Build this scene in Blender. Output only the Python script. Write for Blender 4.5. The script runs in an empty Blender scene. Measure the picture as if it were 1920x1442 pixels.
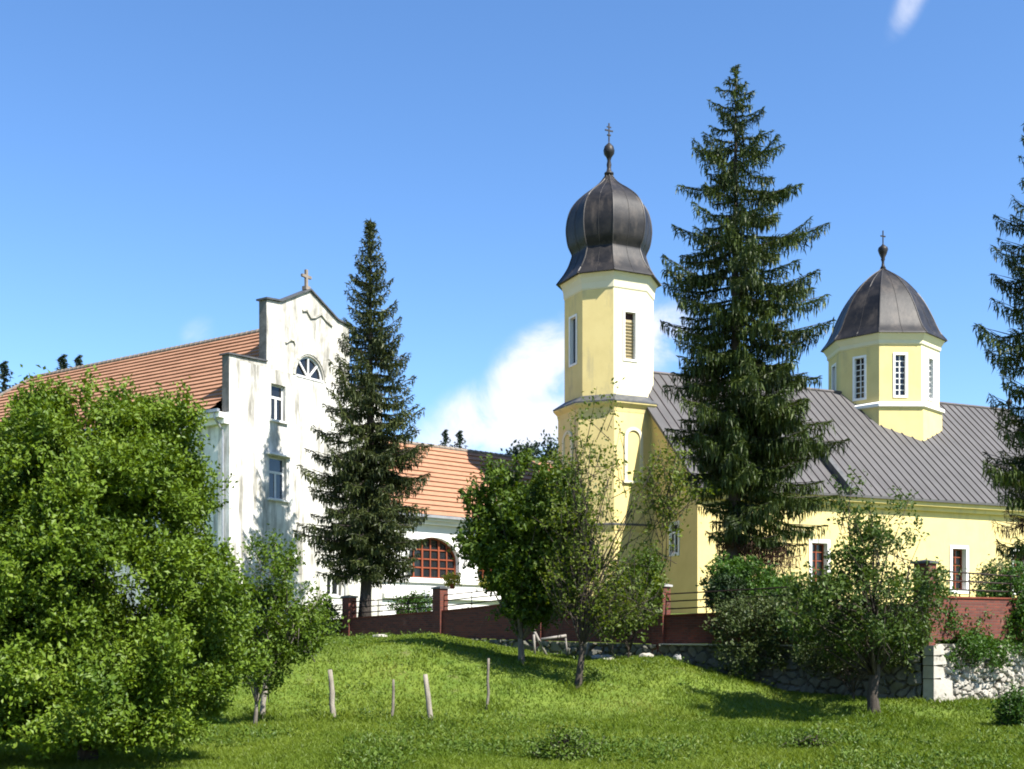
import bpy, math
import numpy as np
from math import radians as R

# ------------------------------------------------------------------ camera, sky, sun, exposure
S = bpy.context.scene
COL = S.collection
rng = np.random.default_rng(7)

cam_d = bpy.data.cameras.new("camera")
cam = bpy.data.objects.new("camera", cam_d)
COL.objects.link(cam)
cam.location = (0, 0, 0)
cam.rotation_euler = (R(90), 0, 0)
cam_d.sensor_width = 36
cam_d.lens = 36 * 2204 / 1920
cam_d.shift_y = 479 / 1920
cam_d.clip_start = 0.5
cam_d.clip_end = 3000
S.camera = cam

SUN_EL, SUN_AZ = 49.5, 131.0          # azimuth clockwise from +Y (view direction)
sun_dir = np.array([math.sin(R(SUN_AZ)) * math.cos(R(SUN_EL)), math.cos(R(SUN_AZ)) * math.cos(R(SUN_EL)), math.sin(R(SUN_EL))])

W = bpy.data.worlds.new("World")
S.world = W
W.use_nodes = True
nt = W.node_tree
nt.nodes.clear()


def N(tree, typ, **kw):
    n = tree.nodes.new(typ)
    for k, v in kw.items():
        if k == 'inp':
            for kk, vv in v.items():
                n.inputs[kk].default_value = vv
        else:
            setattr(n, k, v)
    return n


def math_node(tree, op, a, b=None, clamp=False):
    n = tree.nodes.new('ShaderNodeMath')
    n.operation = op
    n.use_clamp = clamp
    for i, v in enumerate((a, b)):
        if v is None:
            continue
        if isinstance(v, (int, float)):
            n.inputs[i].default_value = v
        else:
            tree.links.new(v, n.inputs[i])
    return n.outputs[0]


sky = N(nt, 'ShaderNodeTexSky', sky_type='NISHITA', sun_disc=False)
sky.sun_elevation = R(SUN_EL)
sky.sun_rotation = R(SUN_AZ)
sky.altitude = 900
sky.air_density = 1.0
sky.dust_density = 0.25
sky.ozone_density = 4.0
tc = N(nt, 'ShaderNodeTexCoord')
sep = N(nt, 'ShaderNodeSeparateXYZ')
nt.links.new(tc.outputs['Generated'], sep.inputs[0])
az = math_node(nt, 'ARCTAN2', sep.outputs[0], sep.outputs[1])
el = math_node(nt, 'ARCSINE', sep.outputs[2])
comb = N(nt, 'ShaderNodeCombineXYZ')
nt.links.new(az, comb.inputs[0])
nt.links.new(el, comb.inputs[1])
nz = N(nt, 'ShaderNodeTexNoise', inp={'Scale': 15.0, 'Detail': 9.0, 'Roughness': 0.6, 'Distortion': 0.5})
nt.links.new(comb.outputs[0], nz.inputs['Vector'])
nz2 = N(nt, 'ShaderNodeTexNoise', inp={'Scale': 7.0, 'Detail': 4.0})
nt.links.new(comb.outputs[0], nz2.inputs['Vector'])


def azel(px, py):
    u, v = (px - 960) / 2204, (1200 - py) / 2204
    return math.atan(u), math.atan2(v, math.hypot(u, 1))


# soft cloud banks: (azimuth/elevation centre, radii in degrees, tilt, density)
BANKS = [(azel(1015, 690), 3.7, 2.1, 34, 1.05), (azel(1110, 670), 4.4, 2.3, 6, 0.95), (azel(930, 780), 5.4, 2.2, 24, 0.85), (azel(985, 800), 5.4, 2.1, 8, 0.95),
         (azel(1240, 630), 2.2, 1.9, 10, 1.0), (azel(1060, 790), 3.6, 2.2, 0, 0.8), (azel(1712, -8), 2.4, 0.9, 55, 0.42),
         (azel(372, 622), 1.3, 1.0, 40, 0.25)]
acc = None
for (a0, e0), ra, re, tilt, dens in BANKS:
    mp = N(nt, 'ShaderNodeMapping', vector_type='TEXTURE')
    mp.inputs['Location'].default_value = (a0, e0, 0)
    mp.inputs['Rotation'].default_value = (0, 0, R(tilt))
    mp.inputs['Scale'].default_value = (R(ra), R(re), 1)
    nt.links.new(comb.outputs[0], mp.inputs['Vector'])
    ln = N(nt, 'ShaderNodeVectorMath', operation='LENGTH')
    nt.links.new(mp.outputs[0], ln.inputs[0])
    mr = N(nt, 'ShaderNodeMapRange', interpolation_type='SMOOTHSTEP', inp={'From Min': 0.15, 'From Max': 1.25, 'To Min': dens, 'To Max': 0.0})
    nt.links.new(ln.outputs['Value'], mr.inputs['Value'])
    acc = mr.outputs[0] if acc is None else math_node(nt, 'MAXIMUM', acc, mr.outputs[0])
mask = math_node(nt, 'MULTIPLY', acc, math_node(nt, 'ADD', math_node(nt, 'MULTIPLY', nz.outputs['Fac'], 3.4), -0.85))
front = math_node(nt, 'GREATER_THAN', sep.outputs[1], 0.0)
mask = math_node(nt, 'MULTIPLY', mask, front, clamp=True)
mcurve = N(nt, 'ShaderNodeMapRange', interpolation_type='SMOOTHSTEP', inp={'From Min': 0.06, 'From Max': 0.80, 'To Min': 0.0, 'To Max': 0.93})
nt.links.new(mask, mcurve.inputs['Value'])
hs = N(nt, 'ShaderNodeHueSaturation', inp={'Hue': 0.502, 'Saturation': 1.13, 'Value': 0.99})
nt.links.new(sky.outputs[0], hs.inputs['Color'])
mixc = N(nt, 'ShaderNodeMix', data_type='RGBA')
nt.links.new(mcurve.outputs[0], mixc.inputs['Factor'])
nt.links.new(hs.outputs[0], mixc.inputs[6])
mixc.inputs[7].default_value = (4.2, 4.3, 4.75, 1)
bg = N(nt, 'ShaderNodeBackground', inp={'Strength': 0.097})
nt.links.new(mixc.outputs[2], bg.inputs['Color'])
wo = N(nt, 'ShaderNodeOutputWorld')
nt.links.new(bg.outputs[0], wo.inputs['Surface'])

sl = bpy.data.lights.new("sun", 'SUN')
sl.energy = 5.0
sl.angle = R(0.53)
sl.color = (1.0, 0.955, 0.88)
so = bpy.data.objects.new("sun", sl)
COL.objects.link(so)
from mathutils import Vector
so.rotation_euler = Vector(sun_dir).to_track_quat('Z', 'Y').to_euler()
so.location = (30, -20, 60)

S.view_settings.view_transform = 'Standard'
S.view_settings.look = 'None'
S.view_settings.exposure = 1.42
S.view_settings.gamma = 1
S.render.film_transparent = False
S.cycles.filter_width = 1.9
S.cycles.max_bounces = 6
S.cycles.diffuse_bounces = 2
S.cycles.transparent_max_bounces = 6

# ------------------------------------------------------------------ helpers
F0 = (np.zeros(3), np.array([1., 0, 0]), np.array([0, 1., 0]), np.array([0, 0, 1.]))


def V(*a):
    return np.array(a, float)


def frame(o, ex):
    """frame of a wall: x along it, y inwards (away from the viewer), z up"""
    ex = np.array([ex[0], ex[1], 0.]) / math.hypot(ex[0], ex[1])
    return (np.array([o[0], o[1], o[2] if len(o) > 2 else 0.]), ex, np.array([-ex[1], ex[0], 0.]), np.array([0, 0, 1.]))


def at(px, py, Y):
    return V((px - 960) / 2204 * Y, Y, (1200 - py) / 2204 * Y)


def obj_from(name, verts, faces, mats, parent=None, midx=None, var=None, smooth=False):
    me = bpy.data.meshes.new(name)
    verts = np.asarray(verts, float)
    off = np.zeros(3)
    p = parent
    while p is not None:
        off = off + np.array(p.location)
        p = p.parent
    base = None
    me.from_pydata(verts - off, [], faces)
    for m in (mats if isinstance(mats, (list, tuple)) else [mats]):
        me.materials.append(m)
    if midx is not None:
        me.polygons.foreach_set('material_index', np.asarray(midx, np.int32))
    if smooth:
        me.polygons.foreach_set('use_smooth', np.ones(len(me.polygons), bool))
    if var is not None:
        at_ = me.attributes.new('var', 'FLOAT', 'FACE')
        at_.data.foreach_set('value', np.asarray(var, np.float32))
    me.update()
    o = bpy.data.objects.new(name, me)
    COL.objects.link(o)
    o.parent = parent
    return o


def thing(name, label, cat, loc, group=None):
    o = bpy.data.objects.new(name, None)
    COL.objects.link(o)
    o.location = loc
    o.empty_display_size = 0.3
    tag(o, label, cat, group)
    return o


def tag(o, label, cat=None, group=None, kind=None):
    if label:
        o['label'] = label
    if cat:
        o['category'] = cat
    if group:
        o['group'] = group
    if kind:
        o['kind'] = kind
    return o


class MB:
    def __init__(s, F=F0):
        s.v, s.f, s.m, s.var, s.F = [], [], [], [], F

    def add(s, verts, faces, mat=0, var=None):
        o, ex, ey, ez = s.F
        n = len(s.v)
        for q in verts:
            s.v.append(o + q[0] * ex + q[1] * ey + q[2] * ez)
        r = rng.random() if var is None else var
        for f in faces:
            s.f.append([i + n for i in f])
            s.m.append(mat)
            s.var.append(r)

    def quad(s, a, b, c, d, mat=0, var=None):
        s.add([a, b, c, d], [(0, 1, 2, 3)], mat, var)

    def box(s, x0, x1, y0, y1, z0, z1, mat=0, var=None):
        s.add([(x0, y0, z0), (x1, y0, z0), (x1, y1, z0), (x0, y1, z0), (x0, y0, z1), (x1, y0, z1), (x1, y1, z1), (x0, y1, z1)],
              [(0, 1, 5, 4), (1, 2, 6, 5), (2, 3, 7, 6), (3, 0, 4, 7), (4, 5, 6, 7), (3, 2, 1, 0)], mat, var)

    def prism(s, poly, y0, y1, mat=0, ends=True):
        """poly: (x, z) outline seen from the front, anticlockwise"""
        n = len(poly)
        vs = [(x, y0, z) for x, z in poly] + [(x, y1, z) for x, z in poly]
        fs = [(i, i + n, (i + 1) % n + n, (i + 1) % n) for i in range(n)]
        if ends:
            fs += [tuple(range(n)), tuple(range(2 * n - 1, n - 1, -1))]
        s.add(vs, fs, mat)

    def rings(s, rings, mat=0, cap=True):
        n = len(rings[0])
        vs = [p for r in rings for p in r]
        fs = []
        for k in range(len(rings) - 1):
            for i in range(n):
                j = (i + 1) % n
                fs.append((k * n + i, k * n + j, (k + 1) * n + j, (k + 1) * n + i))
        if cap:
            fs.append(tuple(range(n - 1, -1, -1)))
            fs.append(tuple((len(rings) - 1) * n + i for i in range(n)))
        s.add(vs, fs, mat)

    def lathe(s, prof, c=(0, 0), n=14, mat=0):
        rs = []
        for r, z in prof:
            rs.append([(c[0] + r * math.cos(2 * math.pi * i / n), c[1] + r * math.sin(2 * math.pi * i / n), z) for i in range(n)])
        s.rings(rs, mat)

    def tube(s, pts, rad, n=6, mat=0):
        pts = [np.asarray(p, float) for p in pts]
        rs = []
        for k, p in enumerate(pts):
            d = pts[min(k + 1, len(pts) - 1)] - pts[max(k - 1, 0)]
            d = d / (np.linalg.norm(d) + 1e-9)
            u = np.cross(d, (0.31, 0.9, 0.2) if abs(d[2]) > .8 else (0, 0, 1.))
            u = u / (np.linalg.norm(u) + 1e-9)
            w = np.cross(d, u)
            r = rad[k] if hasattr(rad, '__len__') else rad
            rs.append([p + r * (math.cos(2 * math.pi * i / n) * u + math.sin(2 * math.pi * i / n) * w) for i in range(n)])
        s.rings(rs, mat)

    def build(s, name, mats, parent=None, smooth=False):
        return obj_from(name, s.v, s.f, mats, parent, s.m, s.var, smooth)


def wall_holes(mb, x0, x1, z0, z1, holes, depth=0.3, mat=0, rmat=None):
    """flat wall face with rectangular openings and their reveals"""
    rmat = mat if rmat is None else rmat
    xs = sorted({x0, x1, *[h[0] for h in holes], *[h[1] for h in holes]})
    zs = sorted({z0, z1, *[h[2] for h in holes], *[h[3] for h in holes]})
    for i in range(len(xs) - 1):
        for k in range(len(zs) - 1):
            cx, cz = (xs[i] + xs[i + 1]) / 2, (zs[k] + zs[k + 1]) / 2
            if any(h[0] < cx < h[1] and h[2] < cz < h[3] for h in holes):
                continue
            mb.quad((xs[i], 0, zs[k]), (xs[i + 1], 0, zs[k]), (xs[i + 1], 0, zs[k + 1]), (xs[i], 0, zs[k + 1]), mat)
    for a, b, c, d in holes:
        mb.quad((a, 0, c), (a, 0, d), (a, depth, d), (a, depth, c), rmat)
        mb.quad((b, 0, d), (b, 0, c), (b, depth, c), (b, depth, d), rmat)
        mb.quad((a, 0, d), (b, 0, d), (b, depth, d), (a, depth, d), rmat)
        mb.quad((b, 0, c), (a, 0, c), (a, depth, c), (b, depth, c), rmat)


# ------------------------------------------------------------------ materials
def mat(name, c1, c2=None, scale=3.0, rough=0.8, metal=0.0, bump=0.0, bscale=30.0, stretch=(1, 1, 1), lo=0.35, hi=0.65, spec=0.3, detail=6.0,
        c3=None, s3=1.0, lo3=0.55, hi3=0.7, st3=(1, 1, 1), varmix=0.0):
    m = bpy.data.materials.new(name)
    m.use_nodes = True
    t = m.node_tree
    b = t.nodes['Principled BSDF']
    b.inputs['Roughness'].default_value = rough
    b.inputs['Metallic'].default_value = metal
    b.inputs['Specular IOR Level'].default_value = spec
    K = .90 if max(c1) > .7 and min(c1) > .6 else .76
    c4 = lambda c: (*[x * K for x in c], 1)
    if c2 is None:
        c2 = tuple(x * 0.85 for x in c1)
    co = N(t, 'ShaderNodeTexCoord')
    mp = N(t, 'ShaderNodeMapping')
    mp.inputs['Scale'].default_value = stretch
    t.links.new(co.outputs['Object'], mp.inputs['Vector'])
    no = N(t, 'ShaderNodeTexNoise', inp={'Scale': scale, 'Detail': detail, 'Roughness': 0.6})
    t.links.new(mp.outputs[0], no.inputs['Vector'])
    mr = N(t, 'ShaderNodeMapRange', inp={'From Min': lo, 'From Max': hi})
    t.links.new(no.outputs['Fac'], mr.inputs['Value'])
    fac = mr.outputs[0]
    if varmix:
        a = N(t, 'ShaderNodeAttribute', attribute_name='var')
        fac = math_node(t, 'ADD', math_node(t, 'MULTIPLY', fac, 1 - varmix), math_node(t, 'MULTIPLY', a.outputs['Fac'], varmix))
    mx = N(t, 'ShaderNodeMix', data_type='RGBA')
    t.links.new(fac, mx.inputs['Factor'])
    mx.inputs[6].default_value = c4(c1)
    mx.inputs[7].default_value = c4(c2)
    out = mx.outputs[2]
    if c3 is not None:
        mp3 = N(t, 'ShaderNodeMapping')
        mp3.inputs['Scale'].default_value = st3
        t.links.new(co.outputs['Object'], mp3.inputs['Vector'])
        n3 = N(t, 'ShaderNodeTexNoise', inp={'Scale': s3, 'Detail': 7.0, 'Roughness': 0.65})
        t.links.new(mp3.outputs[0], n3.inputs['Vector'])
        r3 = N(t, 'ShaderNodeMapRange', inp={'From Min': lo3, 'From Max': hi3})
        t.links.new(n3.outputs['Fac'], r3.inputs['Value'])
        m3 = N(t, 'ShaderNodeMix', data_type='RGBA')
        t.links.new(r3.outputs[0], m3.inputs['Factor'])
        t.links.new(out, m3.inputs[6])
        m3.inputs[7].default_value = c4(c3)
        out = m3.outputs[2]
    t.links.new(out, b.inputs['Base Color'])
    if bump:
        nb = N(t, 'ShaderNodeTexNoise', inp={'Scale': bscale, 'Detail': 5.0})
        t.links.new(co.outputs['Object'], nb.inputs['Vector'])
        bp = N(t, 'ShaderNodeBump', inp={'Strength': bump, 'Distance': 0.03})
        t.links.new(nb.outputs['Fac'], bp.inputs['Height'])
        t.links.new(bp.outputs[0], b.inputs['Normal'])
    return m


def leaf_mat(name, c1, c2, c3=None, trans=0.3, tcol=None, clump=0.9):
    """foliage: hue varies from leaf to leaf and from clump to clump"""
    m = bpy.data.materials.new(name)
    m.use_nodes = True
    t = m.node_tree
    b = t.nodes['Principled BSDF']
    b.inputs['Roughness'].default_value = 0.5
    b.inputs['Specular IOR Level'].default_value = 0.25
    a = N(t, 'ShaderNodeAttribute', attribute_name='var')
    co = N(t, 'ShaderNodeTexCoord')
    no = N(t, 'ShaderNodeTexNoise', inp={'Scale': clump, 'Detail': 3.0})
    t.links.new(co.outputs['Object'], no.inputs['Vector'])
    mr = N(t, 'ShaderNodeMapRange', inp={'From Min': 0.3, 'From Max': 0.7})
    t.links.new(no.outputs['Fac'], mr.inputs['Value'])
    f = math_node(t, 'ADD', math_node(t, 'MULTIPLY', a.outputs['Fac'], 0.6), math_node(t, 'MULTIPLY', mr.outputs[0], 0.4))
    cr = N(t, 'ShaderNodeValToRGB')
    e = cr.color_ramp.elements
    c1, c2 = tuple(x * .76 for x in c1), tuple(x * .76 for x in c2)
    c3 = None if c3 is None else tuple(x * .76 for x in c3)
    e[0].position, e[0].color = 0.1, (*c1, 1)
    e[1].position, e[1].color = 0.75, (*c2, 1)
    if c3 is not None:
        x = e.new(0.97)
        x.color = (*c3, 1)
    t.links.new(f, cr.inputs['Fac'])
    t.links.new(cr.outputs[0], b.inputs['Base Color'])
    tr = N(t, 'ShaderNodeBsdfTranslucent')
    hsv = N(t, 'ShaderNodeHueSaturation', inp={'Hue': 0.485, 'Saturation': 1.1, 'Value': 1.25})
    t.links.new(cr.outputs[0], hsv.inputs['Color'])
    t.links.new(hsv.outputs[0], tr.inputs['Color'])
    ms = N(t, 'ShaderNodeMixShader', inp={'Fac': trans})
    t.links.new(b.outputs[0], ms.inputs[1])
    t.links.new(tr.outputs[0], ms.inputs[2])
    t.links.new(ms.outputs[0], t.nodes['Material Output'].inputs['Surface'])
    return m


M = {}
M['plaster'] = mat('white_plaster', (.76, .745, .69), (.50, .48, .42), 1.1, .9, bump=.25, bscale=9, lo=.42, hi=.70,
                   c3=(.22, .21, .18), s3=1.0, lo3=.44, hi3=.64, st3=(1.9, 1.9, .28))
M['plaster_worn'] = mat('weathered_plaster', (.68, .65, .57), (.36, .34, .295), 1.0, .95, bump=.35, bscale=8, lo=.44, hi=.70,
                        c3=(.15, .145, .12), s3=1.3, lo3=.48, hi3=.72, st3=(1.6, 1.6, .30))
M['plaster_wing'] = mat('wing_plaster', (.80, .79, .76), (.70, .69, .66), 1.2, .9, bump=.15, bscale=9, lo=.5, hi=.8)
M['dark_flank'] = mat('dark_grey_render', (.20, .20, .19), (.10, .10, .095), 2.0, .95, bump=.3, bscale=10)
M['tile'] = mat('clay_tile', (.45, .236, .138), (.31, .155, .090), 2.2, .85, bump=.2, bscale=14, lo=.3, hi=.75, varmix=.35, c3=(.20, .105, .07), s3=.9, lo3=.62, hi3=.85)
M['ridge_tile'] = mat('ridge_tile', (.30, .25, .20), (.20, .17, .14), 3, .9)
M['zinc'] = mat('zinc_sheet', (.50, .51, .53), (.36, .37, .39), 2, .45, metal=.5, spec=.4)
M['coping'] = mat('dark_coping_sheet', (.075, .08, .085), (.14, .14, .14), 3, .55, metal=.3)
M['glass'] = mat('window_glass', (.02, .035, .06), (.03, .05, .085), .7, .08, spec=.7)
M['glass_dark'] = mat('dark_glass', (.012, .014, .018), (.02, .022, .026), .7, .12, spec=.5)
M['frame_white'] = mat('white_painted_wood', (.74, .74, .72), (.62, .62, .60), 4, .6)
M['frame_brown'] = mat('red_brown_wood', (.30, .075, .03), (.22, .05, .022), 5, .6, stretch=(1, 1, .3))
M['louvre_shade'] = mat('louvre_top_shade', (.07, .025, .02), (.045, .018, .015), 5, .6)
M['yellow'] = mat('yellow_render', (.82, .665, .285), (.75, .60, .25), .9, .9, bump=.12, bscale=12, lo=.38, hi=.68, c3=(.52, .44, .24), s3=.9, lo3=.54, hi3=.74, st3=(1.4, 1.4, .4))
M['cream'] = mat('cream_render', (.82, .755, .53), (.77, .70, .47), .9, .9, bump=.1, bscale=12, lo=.4, hi=.75)
M['ochre'] = mat('ochre_render', (.84, .63, .25), (.76, .56, .21), .8, .9, bump=.12, bscale=12)
M['white_trim'] = mat('white_trim', (.82, .81, .77), (.74, .73, .69), 2.5, .85)
M['dome'] = mat('patinated_copper_sheet', (.010, .010, .012), (.034, .030, .028), .9, .50, metal=.0, bump=.2, bscale=4, lo=.36, hi=.66, spec=.22, stretch=(1, 1, 1.6),
                c3=(.075, .062, .052), s3=1.1, lo3=.52, hi3=.72, st3=(1.2, 1.2, .45))
M['dome_seam'] = mat('dome_seam', (.07, .063, .057), (.045, .04, .037), 3, .5, metal=.2)
M['roof_metal'] = mat('grey_brown_sheet_roof', (.108, .103, .102), (.085, .081, .080), .6, .62, metal=.05, bump=.06, bscale=4, c3=(.130, .124, .121), s3=.5, lo3=.55, hi3=.8)
M['roof_seam'] = mat('standing_seam', (.115, .100, .099), (.09, .079, .078), 2, .6, metal=.2)
M['louvre'] = mat('tan_louvre', (.55, .46, .27), (.42, .34, .19), 4, .8)
M['brick'] = mat('red_brick', (.24, .058, .030), (.15, .036, .022), 2.5, .9, bump=.4, bscale=18, lo=.3, hi=.7, c3=(.42, .20, .13), s3=2.2, lo3=.62, hi3=.8)
M['mortar'] = mat('pale_mortar', (.45, .40, .34), (.34, .29, .25), 5, .95)
M['iron'] = mat('dark_iron', (.03, .022, .02), (.055, .03, .022), 8, .6, metal=.4)
M['concrete'] = mat('pale_concrete', (.48, .47, .45), (.36, .35, .33), 3, .95, bump=.3, bscale=20)
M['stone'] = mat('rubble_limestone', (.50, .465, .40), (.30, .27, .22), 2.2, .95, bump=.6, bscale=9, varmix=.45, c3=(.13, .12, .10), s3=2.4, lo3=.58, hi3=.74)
M['stone_shaded'] = mat('shade_darkened_stone', (.19, .18, .15), (.10, .105, .075), 1.8, .95, bump=.6, bscale=9, varmix=.35, c3=(.06, .07, .035), s3=1.6, lo3=.55, hi3=.72)  # darker copy of the rubble stone; shade of the unlit runs put into colour
M['stone_joint'] = mat('rubble_joint', (.16, .14, .11), (.08, .07, .055), 6, 1.0, bump=.5, bscale=20)
M['stake'] = mat('silvered_wood', (.36, .32, .26), (.22, .19, .15), 5, .9, stretch=(4, 4, .6), bump=.4, bscale=30)
M['pale_wood'] = mat('pale_bare_wood', (.36, .33, .30), (.25, .23, .20), 5, .85, stretch=(3, 3, .6))
M['bark'] = mat('grey_bark', (.085, .068, .052), (.045, .036, .028), 6, .95, stretch=(3, 3, .6), bump=.6, bscale=14)
M['bark_pale'] = mat('pale_bark', (.24, .21, .17), (.12, .10, .08), 5, .95, stretch=(3, 3, .6), bump=.5, bscale=14)
M['bark_spruce'] = mat('spruce_bark', (.090, .072, .062), (.045, .036, .032), 6, .95, stretch=(3, 3, .8), bump=.6, bscale=14)
M['leaf_bush'] = leaf_mat('broad_leaves', (.046, .094, .007), (.155, .235, .017), (.31, .37, .09), .25)
M['leaf_sap'] = leaf_mat('sapling_leaves', (.046, .090, .007), (.125, .200, .016), (.24, .30, .06), .30)
M['leaf_mid'] = leaf_mat('fruit_tree_leaves', (.034, .066, .007), (.095, .155, .014), (.19, .24, .05), .28)
M['leaf_sparse'] = leaf_mat('thin_tree_leaves', (.065, .100, .012), (.155, .205, .026), (.25, .29, .055), .42)
M['leaf_walnut'] = leaf_mat('right_tree_leaves', (.038, .070, .012), (.090, .145, .022), (.18, .19, .06), .28)
M['bramble'] = leaf_mat('bramble_leaves', (.034, .058, .014), (.085, .115, .028), (.19, .17, .10), .22)
M['shrub'] = leaf_mat('shrub_leaves', (.030, .075, .010), (.075, .16, .018), (.17, .22, .05), .30)
M['dark_shrub'] = leaf_mat('dark_shrub_leaves', (.012, .028, .007), (.030, .060, .012), (.06, .10, .02), .2)
M['needle'] = leaf_mat('spruce_needles', (.018, .032, .007), (.066, .098, .016), (.14, .17, .038), .16, clump=.6)
M['needle_l'] = leaf_mat('dark_spruce_needles', (.020, .030, .009), (.070, .088, .022), (.15, .165, .05), .14, clump=.6)
M['needle_far'] = leaf_mat('far_spruce_needles', (.020, .036, .022), (.034, .055, .032), None, .1)
M['dead_twig'] = mat('rusty_dead_twigs', (.075, .032, .018), (.040, .018, .012), 4, .95)
M['flower'] = leaf_mat('yellow_green_leaves', (.20, .22, .02), (.40, .38, .05), (.5, .45, .10), .25)
M['red_flower'] = leaf_mat('red_flowers', (.20, .015, .012), (.35, .03, .02), None, .2)
M['blade'] = leaf_mat('grass_blades', (.105, .172, .014), (.185, .245, .026), (.28, .29, .065), .35, clump=.35)
M['weed'] = leaf_mat('weed_leaves', (.060, .115, .012), (.120, .185, .022), (.20, .23, .05), .3)


def ground_mat():
    m = mat('meadow_soil', (.085, .140, .013), (.145, .195, .023), 1.3, 1.0, bump=.8, bscale=9, lo=.35, hi=.68, c3=(.15, .125, .06), s3=.8, lo3=.60, hi3=.72)
    return m


M['ground'] = ground_mat()

# ------------------------------------------------------------------ terrain
WX = np.array([-60, -14.4, -12.0, -7.33, 5.23, 11.95, 45.3, 400])
WY = np.array([54, 55.0, 57.39, 53, 41.2, 34, 56.1, 290])
FX = np.array([-60, -12, -7.2, -3, 0.0, 2.2, 5.3, 6.6, 8.6, 12, 16, 60])
FZ = np.array([0.3, .0, .10, .26, -.32, -.62, -.62, -1.05, -1.66, -1.80, -1.95, -1.9])


def sstep(t):
    t = np.clip(t, 0, 1)
    return t * t * (3 - 2 * t)


def vnoise(x, y, s, seed=0):
    """cheap smooth value noise"""
    x, y = np.asarray(x, float) / s, np.asarray(y, float) / s
    xi, yi = np.floor(x).astype(np.int64), np.floor(y).astype(np.int64)
    fx, fy = x - xi, y - yi
    fx, fy = fx * fx * (3 - 2 * fx), fy * fy * (3 - 2 * fy)

    def h(a, b):
        n = (a * 374761393 + b * 668265263 + seed * 974634777) & 0x7fffffff
        n = ((n ^ (n >> 13)) * 1274126177) & 0x7fffffff
        return ((n ^ (n >> 16)) & 0xffff) / 65535.0
    return (h(xi, yi) * (1 - fx) * (1 - fy) + h(xi + 1, yi) * fx * (1 - fy) + h(xi, yi + 1) * (1 - fx) * fy + h(xi + 1, yi + 1) * fx * fy) - .5


def ground(x, y):
    x, y = np.asarray(x, float), np.asarray(y, float)
    yw = np.interp(x, WX, WY)
    foot = np.interp(x, FX, FZ)
    start = np.where(x > 8, 31.0, 30.6)
    t = np.clip((y - start) / np.maximum(yw - start - .5, 2.0), 0, 1)
    tp = .74 * sstep((y - 30.9) / 6.6) + .26 * t
    wx_ = sstep((x - 4) / 4)
    t = tp * (1 - wx_) + sstep(t) * wx_
    mead = -2.16 + (foot + 2.16) * t
    mead = mead + (.22 * vnoise(x, y, 3.1, 1) + .10 * vnoise(x, y, 1.1, 2)) * (1 - .6 * t)
    d = (y - yw) * .76
    edge = np.interp(x, [-12, 5.3, 12, 20], [.55, .25, -.05, -.05])
    yard = edge + (1.12 - edge) * sstep(d / 8)
    H = np.interp(x, [-75, -45, -15, 60], [26, 25, 17.5, 16.5])
    yard = yard + H * sstep((y - 96) / 52) - 30 * sstep((y - 190) / 500)
    k = sstep((d - .05) / .3)
    return mead * (1 - k) + yard * k


def axis(a, b, fine0, fine1, step, grow=1.18):
    pts = list(np.arange(fine0, fine1 + step, step))
    s = step
    while pts[-1] < b:
        s *= grow
        pts.append(pts[-1] + s)
    s = step
    while pts[0] > a:
        s *= grow
        pts.insert(0, pts[0] - s)
    return np.array(pts)


gx = axis(-900, 900, -20, 26, .35)
gy = axis(-30, 1500, 12, 60, .35)
GX, GY = np.meshgrid(gx, gy)
GZ = ground(GX, GY)
gv = np.stack([GX.ravel(), GY.ravel(), GZ.ravel()], 1)
nx_ = len(gx)
ii = (np.arange(len(gy) - 1)[:, None] * nx_ + np.arange(nx_ - 1)[None, :]).ravel()
gf = np.stack([ii, ii + 1, ii + 1 + nx_, ii + nx_], 1)
gobj = obj_from('ground', gv, gf, M['ground'], smooth=True)
tag(gobj, 'sloping green meadow rising to the churchyard', None, None, 'structure')


# ------------------------------------------------------------------ windows (meshes shared by copies)
def glazed_window(w, h, bar=.07, transom=.36, mull=True, casing=.0, depth=.05):
    mb = MB()
    for a, b, c, d in ((-w / 2, -w / 2 + bar, 0, h), (w / 2 - bar, w / 2, 0, h), (-w / 2 + bar, w / 2 - bar, 0, bar), (-w / 2 + bar, w / 2 - bar, h - bar, h)):
        mb.box(a, b, 0, depth, c, d)
    zt = h * (1 - transom) if transom else h
    if transom:
        mb.box(-w / 2 + bar, w / 2 - bar, -.012, depth, zt - bar * .7, zt + bar * .7)
    if mull:
        mb.box(-bar * .7, bar * .7, -.008, depth, bar, zt - bar * .7)
    if casing:
        k = casing
        for a, b, c, d in ((-w / 2 - k, -w / 2 - .003, -k, h + k), (w / 2 + .003, w / 2 + k, -k, h + k), (-w / 2 - .003, w / 2 + .003, h + .003, h + k), (-w / 2 - .003, w / 2 + .003, -k, -.003)):
            mb.box(a, b, -.05, .0, c, d)
    return mb


def place(o, parent, pos, ex, root_loc):
    o.parent = parent
    o.location = pos - np.array(root_loc)
    o.rotation_euler = (0, 0, math.atan2(ex[1], ex[0]))


def local_obj(name, mb, mats, parent):
    """mesh kept in its own local frame"""
    me_o = obj_from(name, mb.v, mb.f, mats, None, mb.m, mb.var)
    me_o.parent = parent
    return me_o


def fp(F, x, y, z):
    return F[0] + x * F[1] + y * F[2] + z * F[3]


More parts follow.
